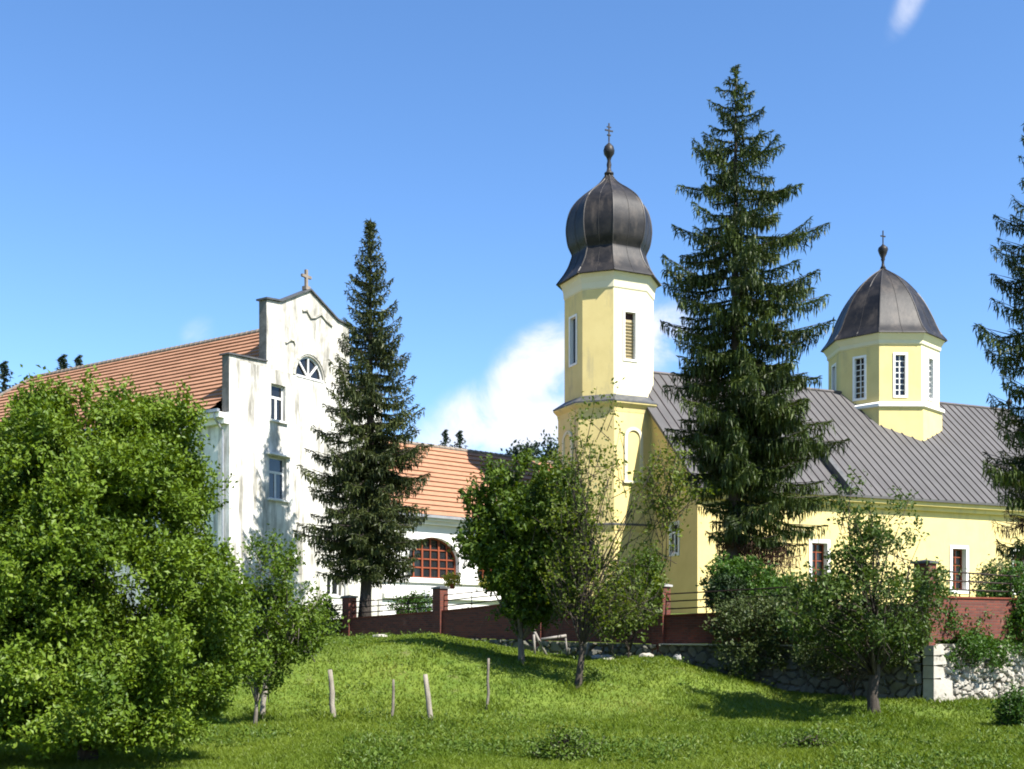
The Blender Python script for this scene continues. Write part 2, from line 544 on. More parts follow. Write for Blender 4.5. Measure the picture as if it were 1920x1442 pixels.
# ------------------------------------------------------------------ white monastery building
A = frame((-13.47, 56, 0), (.555, .832))
WL = np.array([-13.47, 56, 1.4])
white = thing('monastery_building', 'tall weathered white building with stepped gable and orange tiled roof', 'building', WL)
FWID = 11.3
mb = MB(A)
HO = [(2.75, 3.75, 10.95, 12.75), (2.62, 3.82, 7.02, 9.12), (6.78, 7.88, 2.35, 3.45)]
wall_holes(mb, 0, FWID, -1.2, 13.45, HO, .22)
LEN = 29.0
mb.quad((0, 0, -1.2), (0, 0, 10.9), (0, LEN, 10.9), (0, LEN, -1.2))
mb.quad((FWID, LEN, -1.2), (FWID, LEN, 10.9), (FWID, 0, 10.9), (FWID, 0, -1.2))
mb.quad((0, LEN, -1.2), (0, LEN, 10.9), (FWID, LEN, 10.9), (FWID, LEN, -1.2))
mb.quad((0, .45, 10.9), (0, .45, 13.45), (FWID, .45, 13.45), (FWID, .45, 10.9))
mb.build('wall', [M['plaster']], white)
# gable parapet over the facade
mb = MB(A)
gc = 5.5
mb.prism([(.0, 13.452), (2.447, 13.452), (2.447, 13.72), (0, 13.60)], .0, .46)
mb.prism([(8.553, 13.452), (FWID, 13.452), (FWID, 13.60), (8.553, 13.72)], .0, .46)
arc = [(gc + math.cos(a) * 1.02, 13.50 + math.sin(a) * 1.12) for a in np.linspace(math.pi, 0, 19)]
up = [(2.45, 13.455), (gc - 1.02, 13.455)] + arc + [(gc + 1.02, 13.455), (8.55, 13.455), (8.55, 16.8), (7.6, 16.92), (gc, 18.0), (3.4, 16.92), (2.45, 16.8)]
mb.prism(up, .001, .50)
mb.build('gable', [M['plaster_worn']], white)
# dark grey sheets over the side faces of the steps
mb = MB(A)
mb.box(-.022, -.001, .0, .47, 10.93, 13.60)
mb.build('parapet_flank', [M['dark_flank']], white)
mb = MB(A)
mb.box(2.428, 2.449, .0, .51, 13.81, 16.78)
mb.build('parapet_flank', [M['dark_flank']], white)


def strip(pts, t, y0, y1, mat=0):
    mb = MB(A)
    up_ = [(x, z + t) for x, z in pts]
    mb.prism(list(pts) + up_[::-1], y0, y1, mat)
    mb.build('coping', [M['coping']], white)


strip([(2.33, 16.81), (3.42, 16.93), (gc, 18.01), (7.58, 16.93), (8.67, 16.81)], .09, -.12, .62)
strip([(-.12, 13.605), (2.44, 13.73)], .08, -.10, .56)
strip([(8.56, 13.73), (FWID + .12, 13.605)], .08, -.10, .56)
# stucco mouldings left on the gable


def mould(pts, w=.09, pr=.09):
    mb = MB(A)
    for (x0, z0), (x1, z1) in zip(pts[:-1], pts[1:]):
        d = np.array([x1 - x0, z1 - z0])
        d = d / np.linalg.norm(d)
        n = np.array([-d[1], d[0]]) * w / 2
        poly = [(x0 - n[0] - d[0] * .02, z0 - n[1] - d[1] * .02), (x1 - n[0] + d[0] * .02, z1 - n[1] + d[1] * .02), (x1 + n[0] + d[0] * .02, z1 + n[1] + d[1] * .02), (x0 + n[0] - d[0] * .02, z0 + n[1] - d[1] * .02)]
        mb.prism(poly, -pr, .0)
    mb.build('moulding', [M['plaster_worn']], white)


mould([(4.95, 16.85), (5.25, 16.92), (5.55, 16.62), (5.9, 16.72), (6.3, 16.98), (6.7, 16.72), (7.15, 16.55)])
mould([(3.75, 14.95), (4.05, 15.15), (4.3, 15.18), (4.4, 15.02)], .07)
ar2 = [(gc + math.cos(a) * 1.16, 13.5 + math.sin(a) * 1.27) for a in np.linspace(math.pi, 0, 15)]
mould(ar2, .12, .05)
# lunette
mb = MB(A)
mb.prism([(gc - 1.0, 13.42), (gc + 1.0, 13.42), (gc + 1.0, 13.52), (gc - 1.0, 13.52)], -.04, .16)
for k in (45, 90, 135):
    c_, s_ = math.cos(R(k)), math.sin(R(k))
    p0, p1 = (gc, 13.52), (gc + 1.0 * c_, 13.52 + 1.09 * s_)
    n = np.array([-s_, c_]) * .045
    mb.prism([(p0[0] + n[0] * -1, p0[1] - n[1]), (p1[0] - n[0], p1[1] - n[1]), (p1[0] + n[0], p1[1] + n[1]), (p0[0] + n[0], p0[1] + n[1])], .10 + .002 * k / 45, .17)
for a0, a1 in zip(np.linspace(180, 0, 15)[:-1], np.linspace(180, 0, 15)[1:]):
    q = [(gc + r * math.cos(R(a)) * 1.02, 13.5 + r * math.sin(R(a)) * 1.12) for r, a in ((.90, a0), (.90, a1), (1.0, a1), (1.0, a0))]
    mb.prism(q[::-1], .12, .18)
lun = mb.build('lunette_window', [M['frame_white']], white)
mb = MB(A)
pts = [(gc + math.cos(a) * 1.02, 13.5 + math.sin(a) * 1.12) for a in np.linspace(0, math.pi, 19)]
mb.add([(x, .2, z) for x, z in pts], [tuple(range(len(pts)))])
mb.build('pane', [M['glass_dark']], lun)
for i, (a, b, c, d) in enumerate(HO):
    w_, h_ = b - a, d - c
    mbw = glazed_window(w_, h_, .085, .36 if i < 2 else 0, True, .0)
    mbw.box(-w_ / 2 - .12, w_ / 2 + .12, -.34 + (0 if i < 2 else .08), -.22 + .02, -.10, -.004)          # sill
    if i == 1:
        mbw.box(-w_ / 2 - .22, w_ / 2 + .25, -.42, -.205, h_ + .06, h_ + .16)                              # little hood
        mbw.box(w_ / 2 + .12, w_ / 2 + .2, -.262, -.2, -.05, h_ + .058)
    wo_ = local_obj('window', mbw, [M['frame_white']], white)
    place(wo_, white, fp(A, (a + b) / 2, .20, c), A[1], WL)
    mp_ = MB()
    mp_.quad((-w_ / 2 + .02, .03, .02), (w_ / 2 - .02, .03, .02), (w_ / 2 - .02, .03, h_ - .02), (-w_ / 2 + .02, .03, h_ - .02))
    pn = local_obj('pane', mp_, [[M['glass_dark']], [M['glass']], [M['glass_dark']]][i], wo_)
# eaves and cornice on the long side
mb = MB(A)
mb.box(-.62, -.003, .02, LEN + .6, 10.55, 10.80)
mb.box(-.30, -.002, .02, LEN + .3, 10.30, 10.548)
mb.box(FWID + .003, FWID + .62, .6, LEN + .6, 10.55, 10.80)
mb.build('eaves_cornice', [M['white_trim']], white)
mb = MB(A)
mb.box(-.76, -.60, .0, LEN + .7, 10.78, 10.92)
mb.build('gutter', [M['zinc']], white)
mb = MB(A)
mb.tube([(-.66, .35, 10.80), (-.60, .33, 10.5), (-.16, .30, 10.0), (-.12, .30, 9.7), (-.12, .30, 1.4)], .06, 8)
mb.build('downpipe', [M['zinc']], white)
mb = MB(A)
mb.tube([(8.15, -.05, 1.4), (8.15, -.05, 5.0)], .035, 6)
mb.build('drain_pipe', [M['zinc']], white)


def tile_slope(mb, fn, n, lift=.075):
    """saw-tooth courses of tiles; fn(f) -> left and right end of the course at f (0 eave, 1 ridge)"""
    prev = None
    for k in range(n):
        a0, b0, nn = fn(k / n)
        a1, b1, _ = fn((k + 1) / n)
        a0, b0, a1, b1 = map(np.asarray, (a0, b0, a1, b1))
        nn = np.asarray(nn)
        seg = max(1, int(np.linalg.norm(b0 - a0) / 1.1))
        j = rng.random(seg + 1) * .018
        j2 = rng.random()
        for s in range(seg):
            t0, t1 = s / seg, (s + 1) / seg
            A0, B0 = a0 + (b0 - a0) * t0 + nn * (lift + j[s]), a0 + (b0 - a0) * t1 + nn * (lift + j[s + 1])
            A1, B1 = a1 + (b1 - a1) * t0 + nn * .004, a1 + (b1 - a1) * t1 + nn * .004
            mb.quad(A0, B0, B1, A1, 0, min(1, max(0, j2 * .5 + rng.random() * .5)))
            mb.quad(A0 - nn * (lift + .02), B0 - nn * (lift + .02), B0, A0, 0, .8)


mb = MB(A)
RZ, EZ, RY1 = 16.4, 10.90, 23.4
half = gc + .72
nl = np.array([-(RZ - EZ), 0, half]) / math.hypot(RZ - EZ, half)
nr = nl * [-1, 1, 1]
nb = np.array([0, RZ - EZ, 6.3]) / math.hypot(RZ - EZ, 6.3)
tile_slope(mb, lambda f: ((-.72 + half * f, LEN + .7 - (LEN + .7 - RY1) * f, EZ + (RZ - EZ) * f), (-.72 + half * f, .47, EZ + (RZ - EZ) * f), nl), 19)
tile_slope(mb, lambda f: ((2 * gc + .72 - half * f, .47, EZ + (RZ - EZ) * f), (2 * gc + .72 - half * f, LEN + .7 - (LEN + .7 - RY1) * f, EZ + (RZ - EZ) * f), nr), 19)
tile_slope(mb, lambda f: ((2 * gc + .72 - half * f, LEN + .7 - (LEN + .7 - RY1) * f, EZ + (RZ - EZ) * f), (-.72 + half * f, LEN + .7 - (LEN + .7 - RY1) * f, EZ + (RZ - EZ) * f), nb), 19)
roof = mb.build('roof', [M['tile']], white)
mb = MB(A)
for k in range(58):
    y0 = .5 + k * .4
    if y0 + .42 > RY1 + .2:
        break
    mb.tube([(gc, y0, RZ + .03), (gc, y0 + .43, RZ + .015)], [.16, .13], 8)
for sx in (-1, 1):
    p0, p1 = np.array([gc, RY1, RZ + .03]), np.array([gc + sx * half, LEN + .7, EZ + .05])
    for k in range(22):
        mb.tube([p0 + (p1 - p0) * (k / 22), p0 + (p1 - p0) * ((k + 1.05) / 22)], [.13, .15], 8)
mb.build('ridge_cap', [M['ridge_tile']], roof)
# stone cross on the gable
mb = MB(A)
mb.box(gc - .16, gc + .16, .10, .40, 18.06, 18.26)
mb.box(gc - .07, gc + .07, .18, .32, 18.255, 19.12)
mb.box(gc - .34, gc - .072, .185, .315, 18.70, 18.84)
mb.box(gc + .072, gc + .34, .185, .315, 18.70, 18.84)
mb.build('cross', [M['ridge_tile']], white)

# ------------------------------------------------------------------ arcaded wing between the two
D = frame((-7.2, 65.4, 0), (.755, .656))
DL = np.array([-7.2, 65.4, 1.5])
wing = thing('arcade_wing', 'low white wing with glazed round arches and orange tiled roof', 'building', DL)
WLEN, WD = 16.6, 8.6
arches = [(1.75, 5.45), (6.87, 10.57), (11.95, 15.65)]
SILL, SPR, TOP = 3.55, 4.55, 5.92
mb = MB(D)
mb.quad((0, 0, .5), (WLEN, 0, .5), (WLEN, 0, SILL), (0, 0, SILL))
for a, b in arches:
    mb.quad((a, 0, SILL), (b, 0, SILL), (b, .5, SILL), (a, .5, SILL))


def arch_pts(a, b, n=18):
    c, r = (a + b) / 2, (b - a) / 2
    return [(a, SILL), (a, SPR)] + [(c + r * math.cos(t), SPR + (TOP - SPR) * math.sin(t)) for t in np.linspace(math.pi, 0, n)[1:-1]] + [(b, SPR), (b, SILL)]


edges = [0, 6.16, 11.26, WLEN]
for (a, b), x0, x1 in zip(arches, edges[:-1], edges[1:]):
    ap = arch_pts(a, b)
    poly = [(x0, SILL)] + ap + [(x1, SILL), (x1, 7.0), (x0, 7.0)]
    mb.add([(x, 0, z) for x, z in poly], [tuple(range(len(poly)))])
    for (xa, za), (xb, zb) in zip(ap[:-1], ap[1:]):
        mb.quad((xa, 0, za), (xb, 0, zb), (xb, .5, zb), (xa, .5, za))
mb.quad((WLEN, 0, .5), (WLEN, WD, .5), (WLEN, WD, 7), (WLEN, 0, 7))
mb.quad((0, WD, .5), (0, 0, .5), (0, 0, 7), (0, WD, 7))
mb.quad((WLEN, WD, .5), (0, WD, .5), (0, WD, 7), (WLEN, WD, 7))
mb.add([(WLEN, 0, 7.0), (WLEN, WD, 7.0), (WLEN, WD / 2, 11.9)], [(0, 1, 2)])
mb.build('wall', [M['plaster_wing']], wing)
mb = MB(D)
mb.box(.0, WLEN, -.14, -.002, SILL - .28, SILL - .10)
mb.box(.0, WLEN, -.22, -.002, 2.35, 2.62)
mb.build('string_course', [M['white_trim']], wing)
mb = MB(D)
mb.box(.0, WLEN, -.30, -.002, 6.62, 6.82)
mb.box(.0, WLEN, -.52, -.002, 6.822, 7.06)
mb.build('eaves_cornice', [M['white_trim']], wing)
mb = MB(D)
mb.box(.0, WLEN, -.68, -.53, 6.96, 7.12)
mb.build('gutter', [M['zinc']], wing)
for a, b in arches:
    mbw = MB(D)
    c, r = (a + b) / 2, (b - a) / 2
    pr = lambda x: SPR + (TOP - SPR) * math.sqrt(max(0, 1 - ((x - c) / r) ** 2))
    bar = .075
    for i in range(7):
        x = a + .06 + (b - a - .12) * i / 6
        wv = bar * (1.5 if i in (2, 4) else 1)
        mbw.box(x - wv / 2, x + wv / 2, .36 if i not in (2, 4) else .34, .42, SILL, pr(np.clip(x, a + .08, b - .08)) - .02)
    for k, z in enumerate((SILL + .05, SILL + .62, SILL + 1.12, SILL + 1.66)):
        t = min(1, max(0, (z - SPR) / (TOP - SPR)))
        hw = r * math.sqrt(1 - t * t) - .02
        mbw.box(c - hw, c + hw, .375, .425, z - bar / 2, z + bar / 2)
    ap = arch_pts(a, b)
    ip = [(c + (x - c) * .955, SILL + (z - SILL) * .965) for x, z in ap]
    for k in range(len(ap) - 1):
        q = [ap[k], ap[k + 1], ip[k + 1], ip[k]]
        mbw.prism([q[0], q[3], q[2], q[1]], .33, .45)
    ww = mbw.build('arched_window', [M['frame_brown']], wing)
    mbp = MB(D)
    mbp.add([(x, .44, z) for x, z in ap], [tuple(range(len(ap)))[::-1]])
    mbp.build('pane', [M['glass_dark']], ww)
mb = MB(D)
h2, e0, r0 = WD / 2 + .62, 7.08, 12.0
n1 = np.array([0, -(r0 - e0), h2]) / math.hypot(r0 - e0, h2)
tile_slope(mb, lambda f: ((0.02, -.62 + h2 * f, e0 + (r0 - e0) * f), (WLEN + .25, -.62 + h2 * f, e0 + (r0 - e0) * f), n1), 15)
tile_slope(mb, lambda f: ((WLEN + .25, WD + .62 - h2 * f, e0 + (r0 - e0) * f), (0.02, WD + .62 - h2 * f, e0 + (r0 - e0) * f), n1 * [1, -1, 1]), 15)
roof = mb.build('roof', [M['tile']], wing)
mb = MB(D)
for k in range(40):
    mb.tube([(.05 + k * .42, WD / 2, r0 + .03), (.05 + k * .42 + .44, WD / 2, r0 + .015)], [.15, .125], 8)
mb.build('ridge_cap', [M['ridge_tile']], roof)

# ------------------------------------------------------------------ church
B = frame((10.1, 64, 0), (.915, .404))
CL = np.array([10.1, 64, 1.5])
church = thing('church', 'yellow church with onion domed tower and grey metal roof', 'church', CL)
NW, NL = 15.4, 33.0
EZc, RZc = 8.36, 16.3
wins = [8.2, 18.7, 23.7]
mb = MB(B)
holes = [(x - .55, x + .55, 3.05, 5.55) for x in wins]
wall_holes(mb, 0, NL, .5, 8.30, holes, .42, 0, 1)
mb.quad((NL, NW, .5), (0, NW, .5), (0, NW, 8.3), (NL, NW, 8.3))
mb.quad((NL, 0, .5), (NL, NW, .5), (NL, NW, 8.3), (NL, 0, 8.3))
mb.build('nave_wall', [M['yellow'], M['white_trim']], church)
# west wall with gable
Wf = (fp(B, 0, NW, 0), -B[2], B[1], B[3])           # x runs towards the viewer's corner
mb = MB(Wf)
hw = [(NW - 2.75, NW - 1.95, 4.85, 6.55)]
wall_holes(mb, 0, NW, .5, 8.30, hw, .3, 0, 1)
mb.add([(0, 0, 8.302), (NW, 0, 8.302), (NW / 2, 0, 15.95)], [(0, 1, 2)])
mb.build('west_wall', [M['ochre'], M['white_trim']], church)
mbw = glazed_window(.8, 1.7, .07, .3, True, .12)
wv = local_obj('window', mbw, [M['white_trim']], church)
place(wv, church, fp(Wf, NW - 2.35, .0, 4.85), Wf[1], CL)
mp_ = MB()
mp_.quad((-.4, .04, 0), (.4, .04, 0), (.4, .04, 1.7), (-.4, .04, 1.7))
local_obj('pane', mp_, [M['glass_dark']], wv)
# nave windows
mbw = MB()
w_, h_ = 1.1, 2.5
for a, b, c, d in ((-w_ / 2 - .20, -w_ / 2 - .002, -.22, h_ + .2), (w_ / 2 + .002, w_ / 2 + .20, -.22, h_ + .2), (-w_ / 2 - .002, w_ / 2 + .002, h_ + .002, h_ + .2), (-w_ / 2 - .002, w_ / 2 + .002, -.22, -.002)):
    mbw.box(a, b, -.05, -.002, c, d, 0)
for a, b, c, d in ((-.55, -.47, 0, h_), (.47, .55, 0, h_), (-.47, .47, 0, .08), (-.47, .47, h_ - .08, h_), (-.04, .04, .08, h_ - .08)):
    mbw.box(a, b, .30, .38, c, d, 1)
for k in range(1, 5):
    mbw.box(-.47, .47, .315, .372, h_ * k / 5 - .025, h_ * k / 5 + .025, 1)
w0 = local_obj('window', mbw, [M['white_trim'], M['frame_brown']], church)
place(w0, church, fp(B, wins[0], 0, 3.05), B[1], CL)
mp_ = MB()
mp_.quad((-.54, .36, .01), (.54, .36, .01), (.54, .36, h_ - .01), (-.54, .36, h_ - .01))
p0 = local_obj('pane', mp_, [M['glass_dark']], w0)
for x in wins[1:]:
    o = w0.copy()
    COL.objects.link(o)
    o.location = fp(B, x, 0, 3.05) - CL
    q = p0.copy()
    COL.objects.link(q)
    q.parent = o
mb = MB(B)
mb.box(-.05, NL, -.26, -.002, 7.72, 7.98)
mb.box(-.10, NL, -.48, -.003, 7.982, 8.26)
mb.build('eaves_cornice', [M['yellow']], church)
# roof
mb = MB(B)
SL = (RZc - EZc) / (NW / 2 + .65)
yr = NW / 2


def rz(y):
    return RZc - SL * abs(y - yr)


XW, XE, XR = -.35, NL + 2.6, 31.0
EN = -.65
mb.add([(XW, EN, rz(EN)), (NL + .6, EN, rz(EN)), (XR, yr, RZc), (XW, yr, RZc)], [(0, 1, 2, 3)])
mb.add([(NL + .6, NW - EN, rz(EN)), (XW, NW - EN, rz(EN)), (XW, yr, RZc), (XR, yr, RZc)], [(0, 1, 2, 3)])
mb.add([(NL + .6, EN, rz(EN)), (NL + .6, NW - EN, rz(EN)), (XR, yr, RZc)], [(0, 1, 2)])
# verge and eave thickness
mb.add([(XW, EN, rz(EN)), (XW, yr, RZc), (XW, NW - EN, rz(EN)), (XW, NW - EN, rz(EN) - .22), (XW, yr, RZc - .22), (XW, EN, rz(EN) - .22)], [(0, 1, 4, 5), (1, 2, 3, 4)])
mb.add([(XW, EN, rz(EN)), (NL + .6, EN, rz(EN)), (NL + .6, EN, rz(EN) - .14), (XW, EN, rz(EN) - .14)], [(0, 1, 2, 3)])
mb.add([(XW, EN, rz(EN) - .14), (NL + .6, EN, rz(EN) - .14), (NL + .6, .0, rz(EN) - .10), (XW, .0, rz(EN) - .10)], [(0, 1, 2, 3)])
croof = mb.build('roof', [M['roof_metal']], church)
mb = MB(B)
nrm = np.array([0, -SL, 1]) / math.hypot(SL, 1)
x = .35
while x < NL + .4:
    f = 1.0 if x < XR else max(0, 1 - (x - XR) / (NL + .6 - XR))
    y1 = EN + (yr - EN) * f
    for w_, h_ in ((.034, .06),):
        a = [np.array([x + sx * w_, yy, rz(yy)]) + nrm * k for yy in (EN - .01, y1) for k in (.001, h_) for sx in (-1, 1)]
        mb.add(a, [(0, 1, 3, 2), (4, 6, 7, 5), (0, 2, 6, 4), (1, 5, 7, 3), (2, 3, 7, 6)])
    x += .62
mb.build('standing_seam', [M['roof_seam']], croof)
mb = MB(B)
mb.tube([(XW, yr, RZc + .02), (XR, yr, RZc + .02)], .11, 8)
mb.build('ridge_cap', [M['roof_seam']], croof)
mb = MB(B)
mb.lathe([(.05, RZc), (.05, RZc + .35), (.20, RZc + .48), (.24, RZc + .62), (.12, RZc + .78), (.02, RZc + .95)], (XR, yr), 12)
mb.build('ridge_finial', [M['dome']], church)
# raised fire wall strip across the slope
mb = MB(B)
nb_ = nrm
pa, pb = np.array([9.7, EN, rz(EN)]), np.array([9.7, yr - .15, rz(yr - .15)])
vs = []
for p in (pa, pb):
    for dx in (0, .32):
        vs.append(p + [dx, 0, 0])
        vs.append(p + [dx, 0, 0] + nb_ * .42)
mb.add(vs, [(0, 1, 5, 4), (2, 6, 7, 3), (1, 3, 7, 5), (0, 2, 3, 1), (4, 5, 7, 6)])
mb.build('roof_parapet', [M['coping']], church)

# --- bell tower
TC = fp(B, -1.28, yr, 0)
_q = frame(TC, (math.cos(R(25.5)), math.sin(R(25.5))))
T = (TC, _q[1], _q[2], _q[3])
a_, b_ = 1.11, 2.43


def octa(s, z, a=a_, b=b_):
    a, b = a * s, b * s
    return [(a, -b, z), (b, -a, z), (b, a, z), (a, b, z), (-a, b, z), (-b, a, z), (-b, -a, z), (-a, -b, z)]


def octw(mb, s, z0, z1, holes, front_mat=1, skip=()):
    """octagonal shaft; openings in the four broad faces are (face, half width, za, zb)"""
    a, b = a_ * s, b_ * s
    ring = octa(s, 0)
    F_ = mb.F
    for i in range(8):
        p, q = np.array(ring[(i + 7) % 8]), np.array(ring[i])
        L = np.linalg.norm(q - p)
        ex = (q - p) / L
        hs_ = [(L / 2 - h[1], L / 2 + h[1], h[2], h[3]) for h in holes if h[0] == i]
        exw = F_[1] * ex[0] + F_[2] * ex[1]
        mb.F = (F_[0] + F_[1] * p[0] + F_[2] * p[1], exw, np.array([-exw[1], exw[0], 0]), F_[3])
        wall_holes(mb, 0, L, z0, z1, hs_, .30, front_mat if i in (0, 1) else 0, 2)
        mb.F = F_
    return a, b


mb = MB(T)
octw(mb, 1.0, 14.05, 21.0, [(0, .36, 16.32, 19.05), (6, .36, 16.32, 19.05)])
octw(mb, 1.145, .5, 13.65, [], 0)
tower = mb.build('bell_tower', [M['yellow'], M['cream'], M['white_trim']], church)
# belt ledge, lower string, top cove
mb = MB(T)
mb.rings([octa(1.15, 13.15), octa(1.17, 13.4), octa(1.25, 13.62), octa(1.255, 13.70)], 0, False)
mb.rings([octa(1.262, 13.70), octa(1.262, 13.78), octa(1.00, 14.22)], 1, False)
mb.rings([octa(1.262, 13.70), octa(1.1, 13.68)], 1, False)
mb.build('belt_ledge', [M['yellow'], M['coping']], tower)
mb = MB(T)
mb.rings([octa(1.148, 6.30), octa(1.16, 6.32), octa(1.19, 6.6)], 0, False)
mb.rings([octa(1.195, 6.6), octa(1.195, 6.68), octa(1.146, 6.74)], 1, False)
mb.build('string_course', [M['yellow'], M['coping']], tower)
mb = MB(T)
mb.rings([octa(1.003, 20.35), octa(1.02, 20.42), octa(1.03, 20.75), octa(1.06, 21.05), octa(1.11, 21.28)], 0, False)
mb.build('cornice', [M['cream']], tower)
# plain white arched panels on the lower stage
for (p, ex) in (((0, -b_ * 1.145, 0), (1, 0)), ((-b_ * 1.145, 0, 0), (0, -1))):
    exw = T[1] * ex[0] + T[2] * ex[1]
    mb = MB()
    mb.F = (T[0] + T[1] * p[0] + T[2] * p[1], exw, np.array([-exw[1], exw[0], 0]), T[3])
    ar = [(.62 * math.cos(t), 11.7 + .62 * math.sin(t)) for t in np.linspace(0, math.pi, 14)]
    ai = [(.42 * math.cos(t), 11.7 + .42 * math.sin(t)) for t in np.linspace(0, math.pi, 14)]
    ring_o = [(.62, 9.2)] + ar + [(-.62, 9.2)]
    ring_i = [(.42, 9.2)] + ai + [(-.42, 9.2)]
    for k in range(len(ring_o) - 1):
        mb.prism([ring_o[k], ring_o[k + 1], ring_i[k + 1], ring_i[k]], -.09, -.003, 0)
    mb.prism([(-.7, 9.05), (.7, 9.05), (.7, 9.198), (-.7, 9.198)], -.14, -.003, 0)
    mb.add([(x, -.012, z) for x, z in ring_i], [tuple(range(len(ring_i)))], 1)
    mb.build('blind_arch', [M['cream'], M['yellow']], tower)
for idx, (p, ex, pane) in enumerate((((0, -b_, 0), (1, 0), 'louvre'), ((-b_, 0, 0), (0, -1), 'glass'))):
    exw = T[1] * ex[0] + T[2] * ex[1]
    mbw = MB()
    w_, h_ = .72, 2.73
    k = .13
    for a, b, c, d in ((-w_ / 2 - k, -w_ / 2 - .002, -k, h_ + k), (w_ / 2 + .002, w_ / 2 + k, -k, h_ + k), (-w_ / 2 - .002, w_ / 2 + .002, h_ + .002, h_ + k), (-w_ / 2 - .002, w_ / 2 + .002, -k, -.002)):
        mbw.box(a, b, -.05, -.002, c, d, 0)
    if pane == 'louvre':
        mbw.box(-w_ / 2, w_ / 2, .24, .29, 0, h_ * .86, 1)
        for q in range(12):
            z = .06 + q * .19
            mbw.add([(-w_ / 2 + .03, .235, z), (w_ / 2 - .03, .235, z), (w_ / 2 - .03, .15, z + .03), (-w_ / 2 + .03, .15, z + .03)], [(0, 1, 2, 3)], 1)
        mbw.box(-w_ / 2, w_ / 2, .28, .292, h_ * .86 + .002, h_, 2)  # dark strip paints in the shading at the top of the louvre
    else:
        mbw.box(-w_ / 2, w_ / 2, .20, .24, 0, h_, 3)
        mbw.box(-.03, .03, .17, .199, 0, h_, 0)
    wv = local_obj('window', mbw, [M['white_trim'], M['louvre'], M['louvre_shade'], M['glass']], tower)
    wv.location = T[0] + T[1] * p[0] + T[2] * p[1] + np.array([0, 0, 16.32]) - CL
    wv.rotation_euler = (0, 0, math.atan2(exw[1], exw[0]))


def spline(prof, n):
    """Catmull-Rom through (r, z) points"""
    P = np.array(prof, float)
    P = np.vstack([2 * P[0] - P[1], P, 2 * P[-1] - P[-2]])
    out = []
    for i in range(1, len(P) - 2):
        for t in np.linspace(0, 1, n, endpoint=False):
            p0, p1, p2, p3 = P[i - 1:i + 3]
            out.append(.5 * (2 * p1 + (p2 - p0) * t + (2 * p0 - 5 * p1 + 4 * p2 - p3) * t * t + (3 * p1 - p0 - 3 * p2 + p3) * t ** 3))
    out.append(P[-2])
    return out


def dome_mesh(Fm, ringfn, prof, R0, nseg=6):
    mb = MB(Fm)
    pr_ = spline(prof, nseg)
    mb.rings([ringfn(max(.01, r) / R0, z) for r, z in pr_], 0)
    for i in range(8):
        mb.tube([np.array(ringfn(max(.01, r) / R0, z)[i]) for r, z in pr_], .04, 5, 1)
    # standing seams half way across every face
    for i in range(8):
        pp = []
        for r, z in pr_:
            rg = ringfn(max(.01, r) / R0, z)
            pp.append((np.array(rg[i]) + np.array(rg[(i + 1) % 8])) / 2)
        mb.tube(pp, .018, 4, 1)
    return mb


R0 = math.hypot(a_, b_)
prof = [(3.32, 21.26), (3.22, 21.40), (2.86, 21.85), (2.58, 22.3), (2.42, 22.7), (2.33, 22.98), (2.36, 23.14), (2.57, 23.60), (2.68, 24.2), (2.69, 24.7), (2.60, 25.25), (2.42, 25.75), (2.10, 26.2), (1.72, 26.55), (1.32, 26.85), (.92, 27.12), (.58, 27.4), (.36, 27.66), (.22, 27.85), (.14, 28.0)]
dm = dome_mesh(T, lambda s, z: octa(s, z), prof, R0 * 1.05).build('onion_dome', [M['dome'], M['dome_seam']], tower)
mb = MB(T)
mb.lathe([(.14, 27.85), (.27, 27.88), (.29, 28.0), (.16, 28.1), (.12, 28.3), (.15, 28.5), (.10, 28.75), (.16, 28.95), (.31, 29.15), (.34, 29.35), (.27, 29.6), (.12, 29.75), (.03, 29.85), (.03, 30.0)], n=16)
mb.build('finial', [M['dome']], tower, True)
mb = MB(T)
mb.box(-.035, .035, -.03, .03, 29.9, 31.0)
mb.box(-.27, -.037, -.029, .029, 30.52, 30.60)
mb.box(.037, .27, -.029, .029, 30.52, 30.60)
mb.box(-.14, -.037, -.029, .029, 30.74, 30.80)
mb.box(.037, .14, -.029, .029, 30.74, 30.80)
mb.box(-.11, .11, -.05, .05, 30.25, 30.32)
mb.build('cross', [M['dome']], tower)

# --- cupola over the nave
CC = fp(B, 19.6, yr, 0)
CF = (CC, B[1], B[2], B[3])


def oct8(s, z):
    return [(3.73 * s * math.cos(R(45 * k - 90)), 3.73 * s * math.sin(R(45 * k - 90)), z) for k in range(8)]


mb = MB(CF)
mb.rings([oct8(1, 11.0), oct8(1, 15.0)], 0, False)
ring = oct8(.955, 0)
fr = []
for i in range(8):
    p, q = np.array(ring[i]), np.array(ring[(i + 1) % 8])
    L = np.linalg.norm(q - p)
    ex = (q - p) / L
    exw = CF[1] * ex[0] + CF[2] * ex[1]
    mb.F = (CF[0] + CF[1] * p[0] + CF[2] * p[1], exw, np.array([-exw[1], exw[0], 0]), CF[3])
    wall_holes(mb, 0, L, 15.1, 19.3, [(L / 2 - .33, L / 2 + .33, 15.75, 18.35)], .22, 1 if i in (0, 1) else 0, 2)
    fr.append((mb.F[0] + exw * L / 2, exw))
    mb.F = CF
cup = mb.build('cupola', [M['yellow'], M['cream'], M['white_trim']], church)
mb = MB(CF)
mb.rings([oct8(1.0, 14.95), oct8(1.045, 15.0), oct8(1.045, 15.18), oct8(.956, 15.34)], 0, False)
mb.build('belt_ledge', [M['white_trim']], cup)
mb = MB(CF)
mb.rings([oct8(.958, 19.0), oct8(.98, 19.08), oct8(.985, 19.3), oct8(1.02, 19.5), oct8(1.055, 19.72)], 0, False)
mb.build('cornice', [M['cream']], cup)
mbw = MB()
w_, h_, k = .66, 2.6, .15
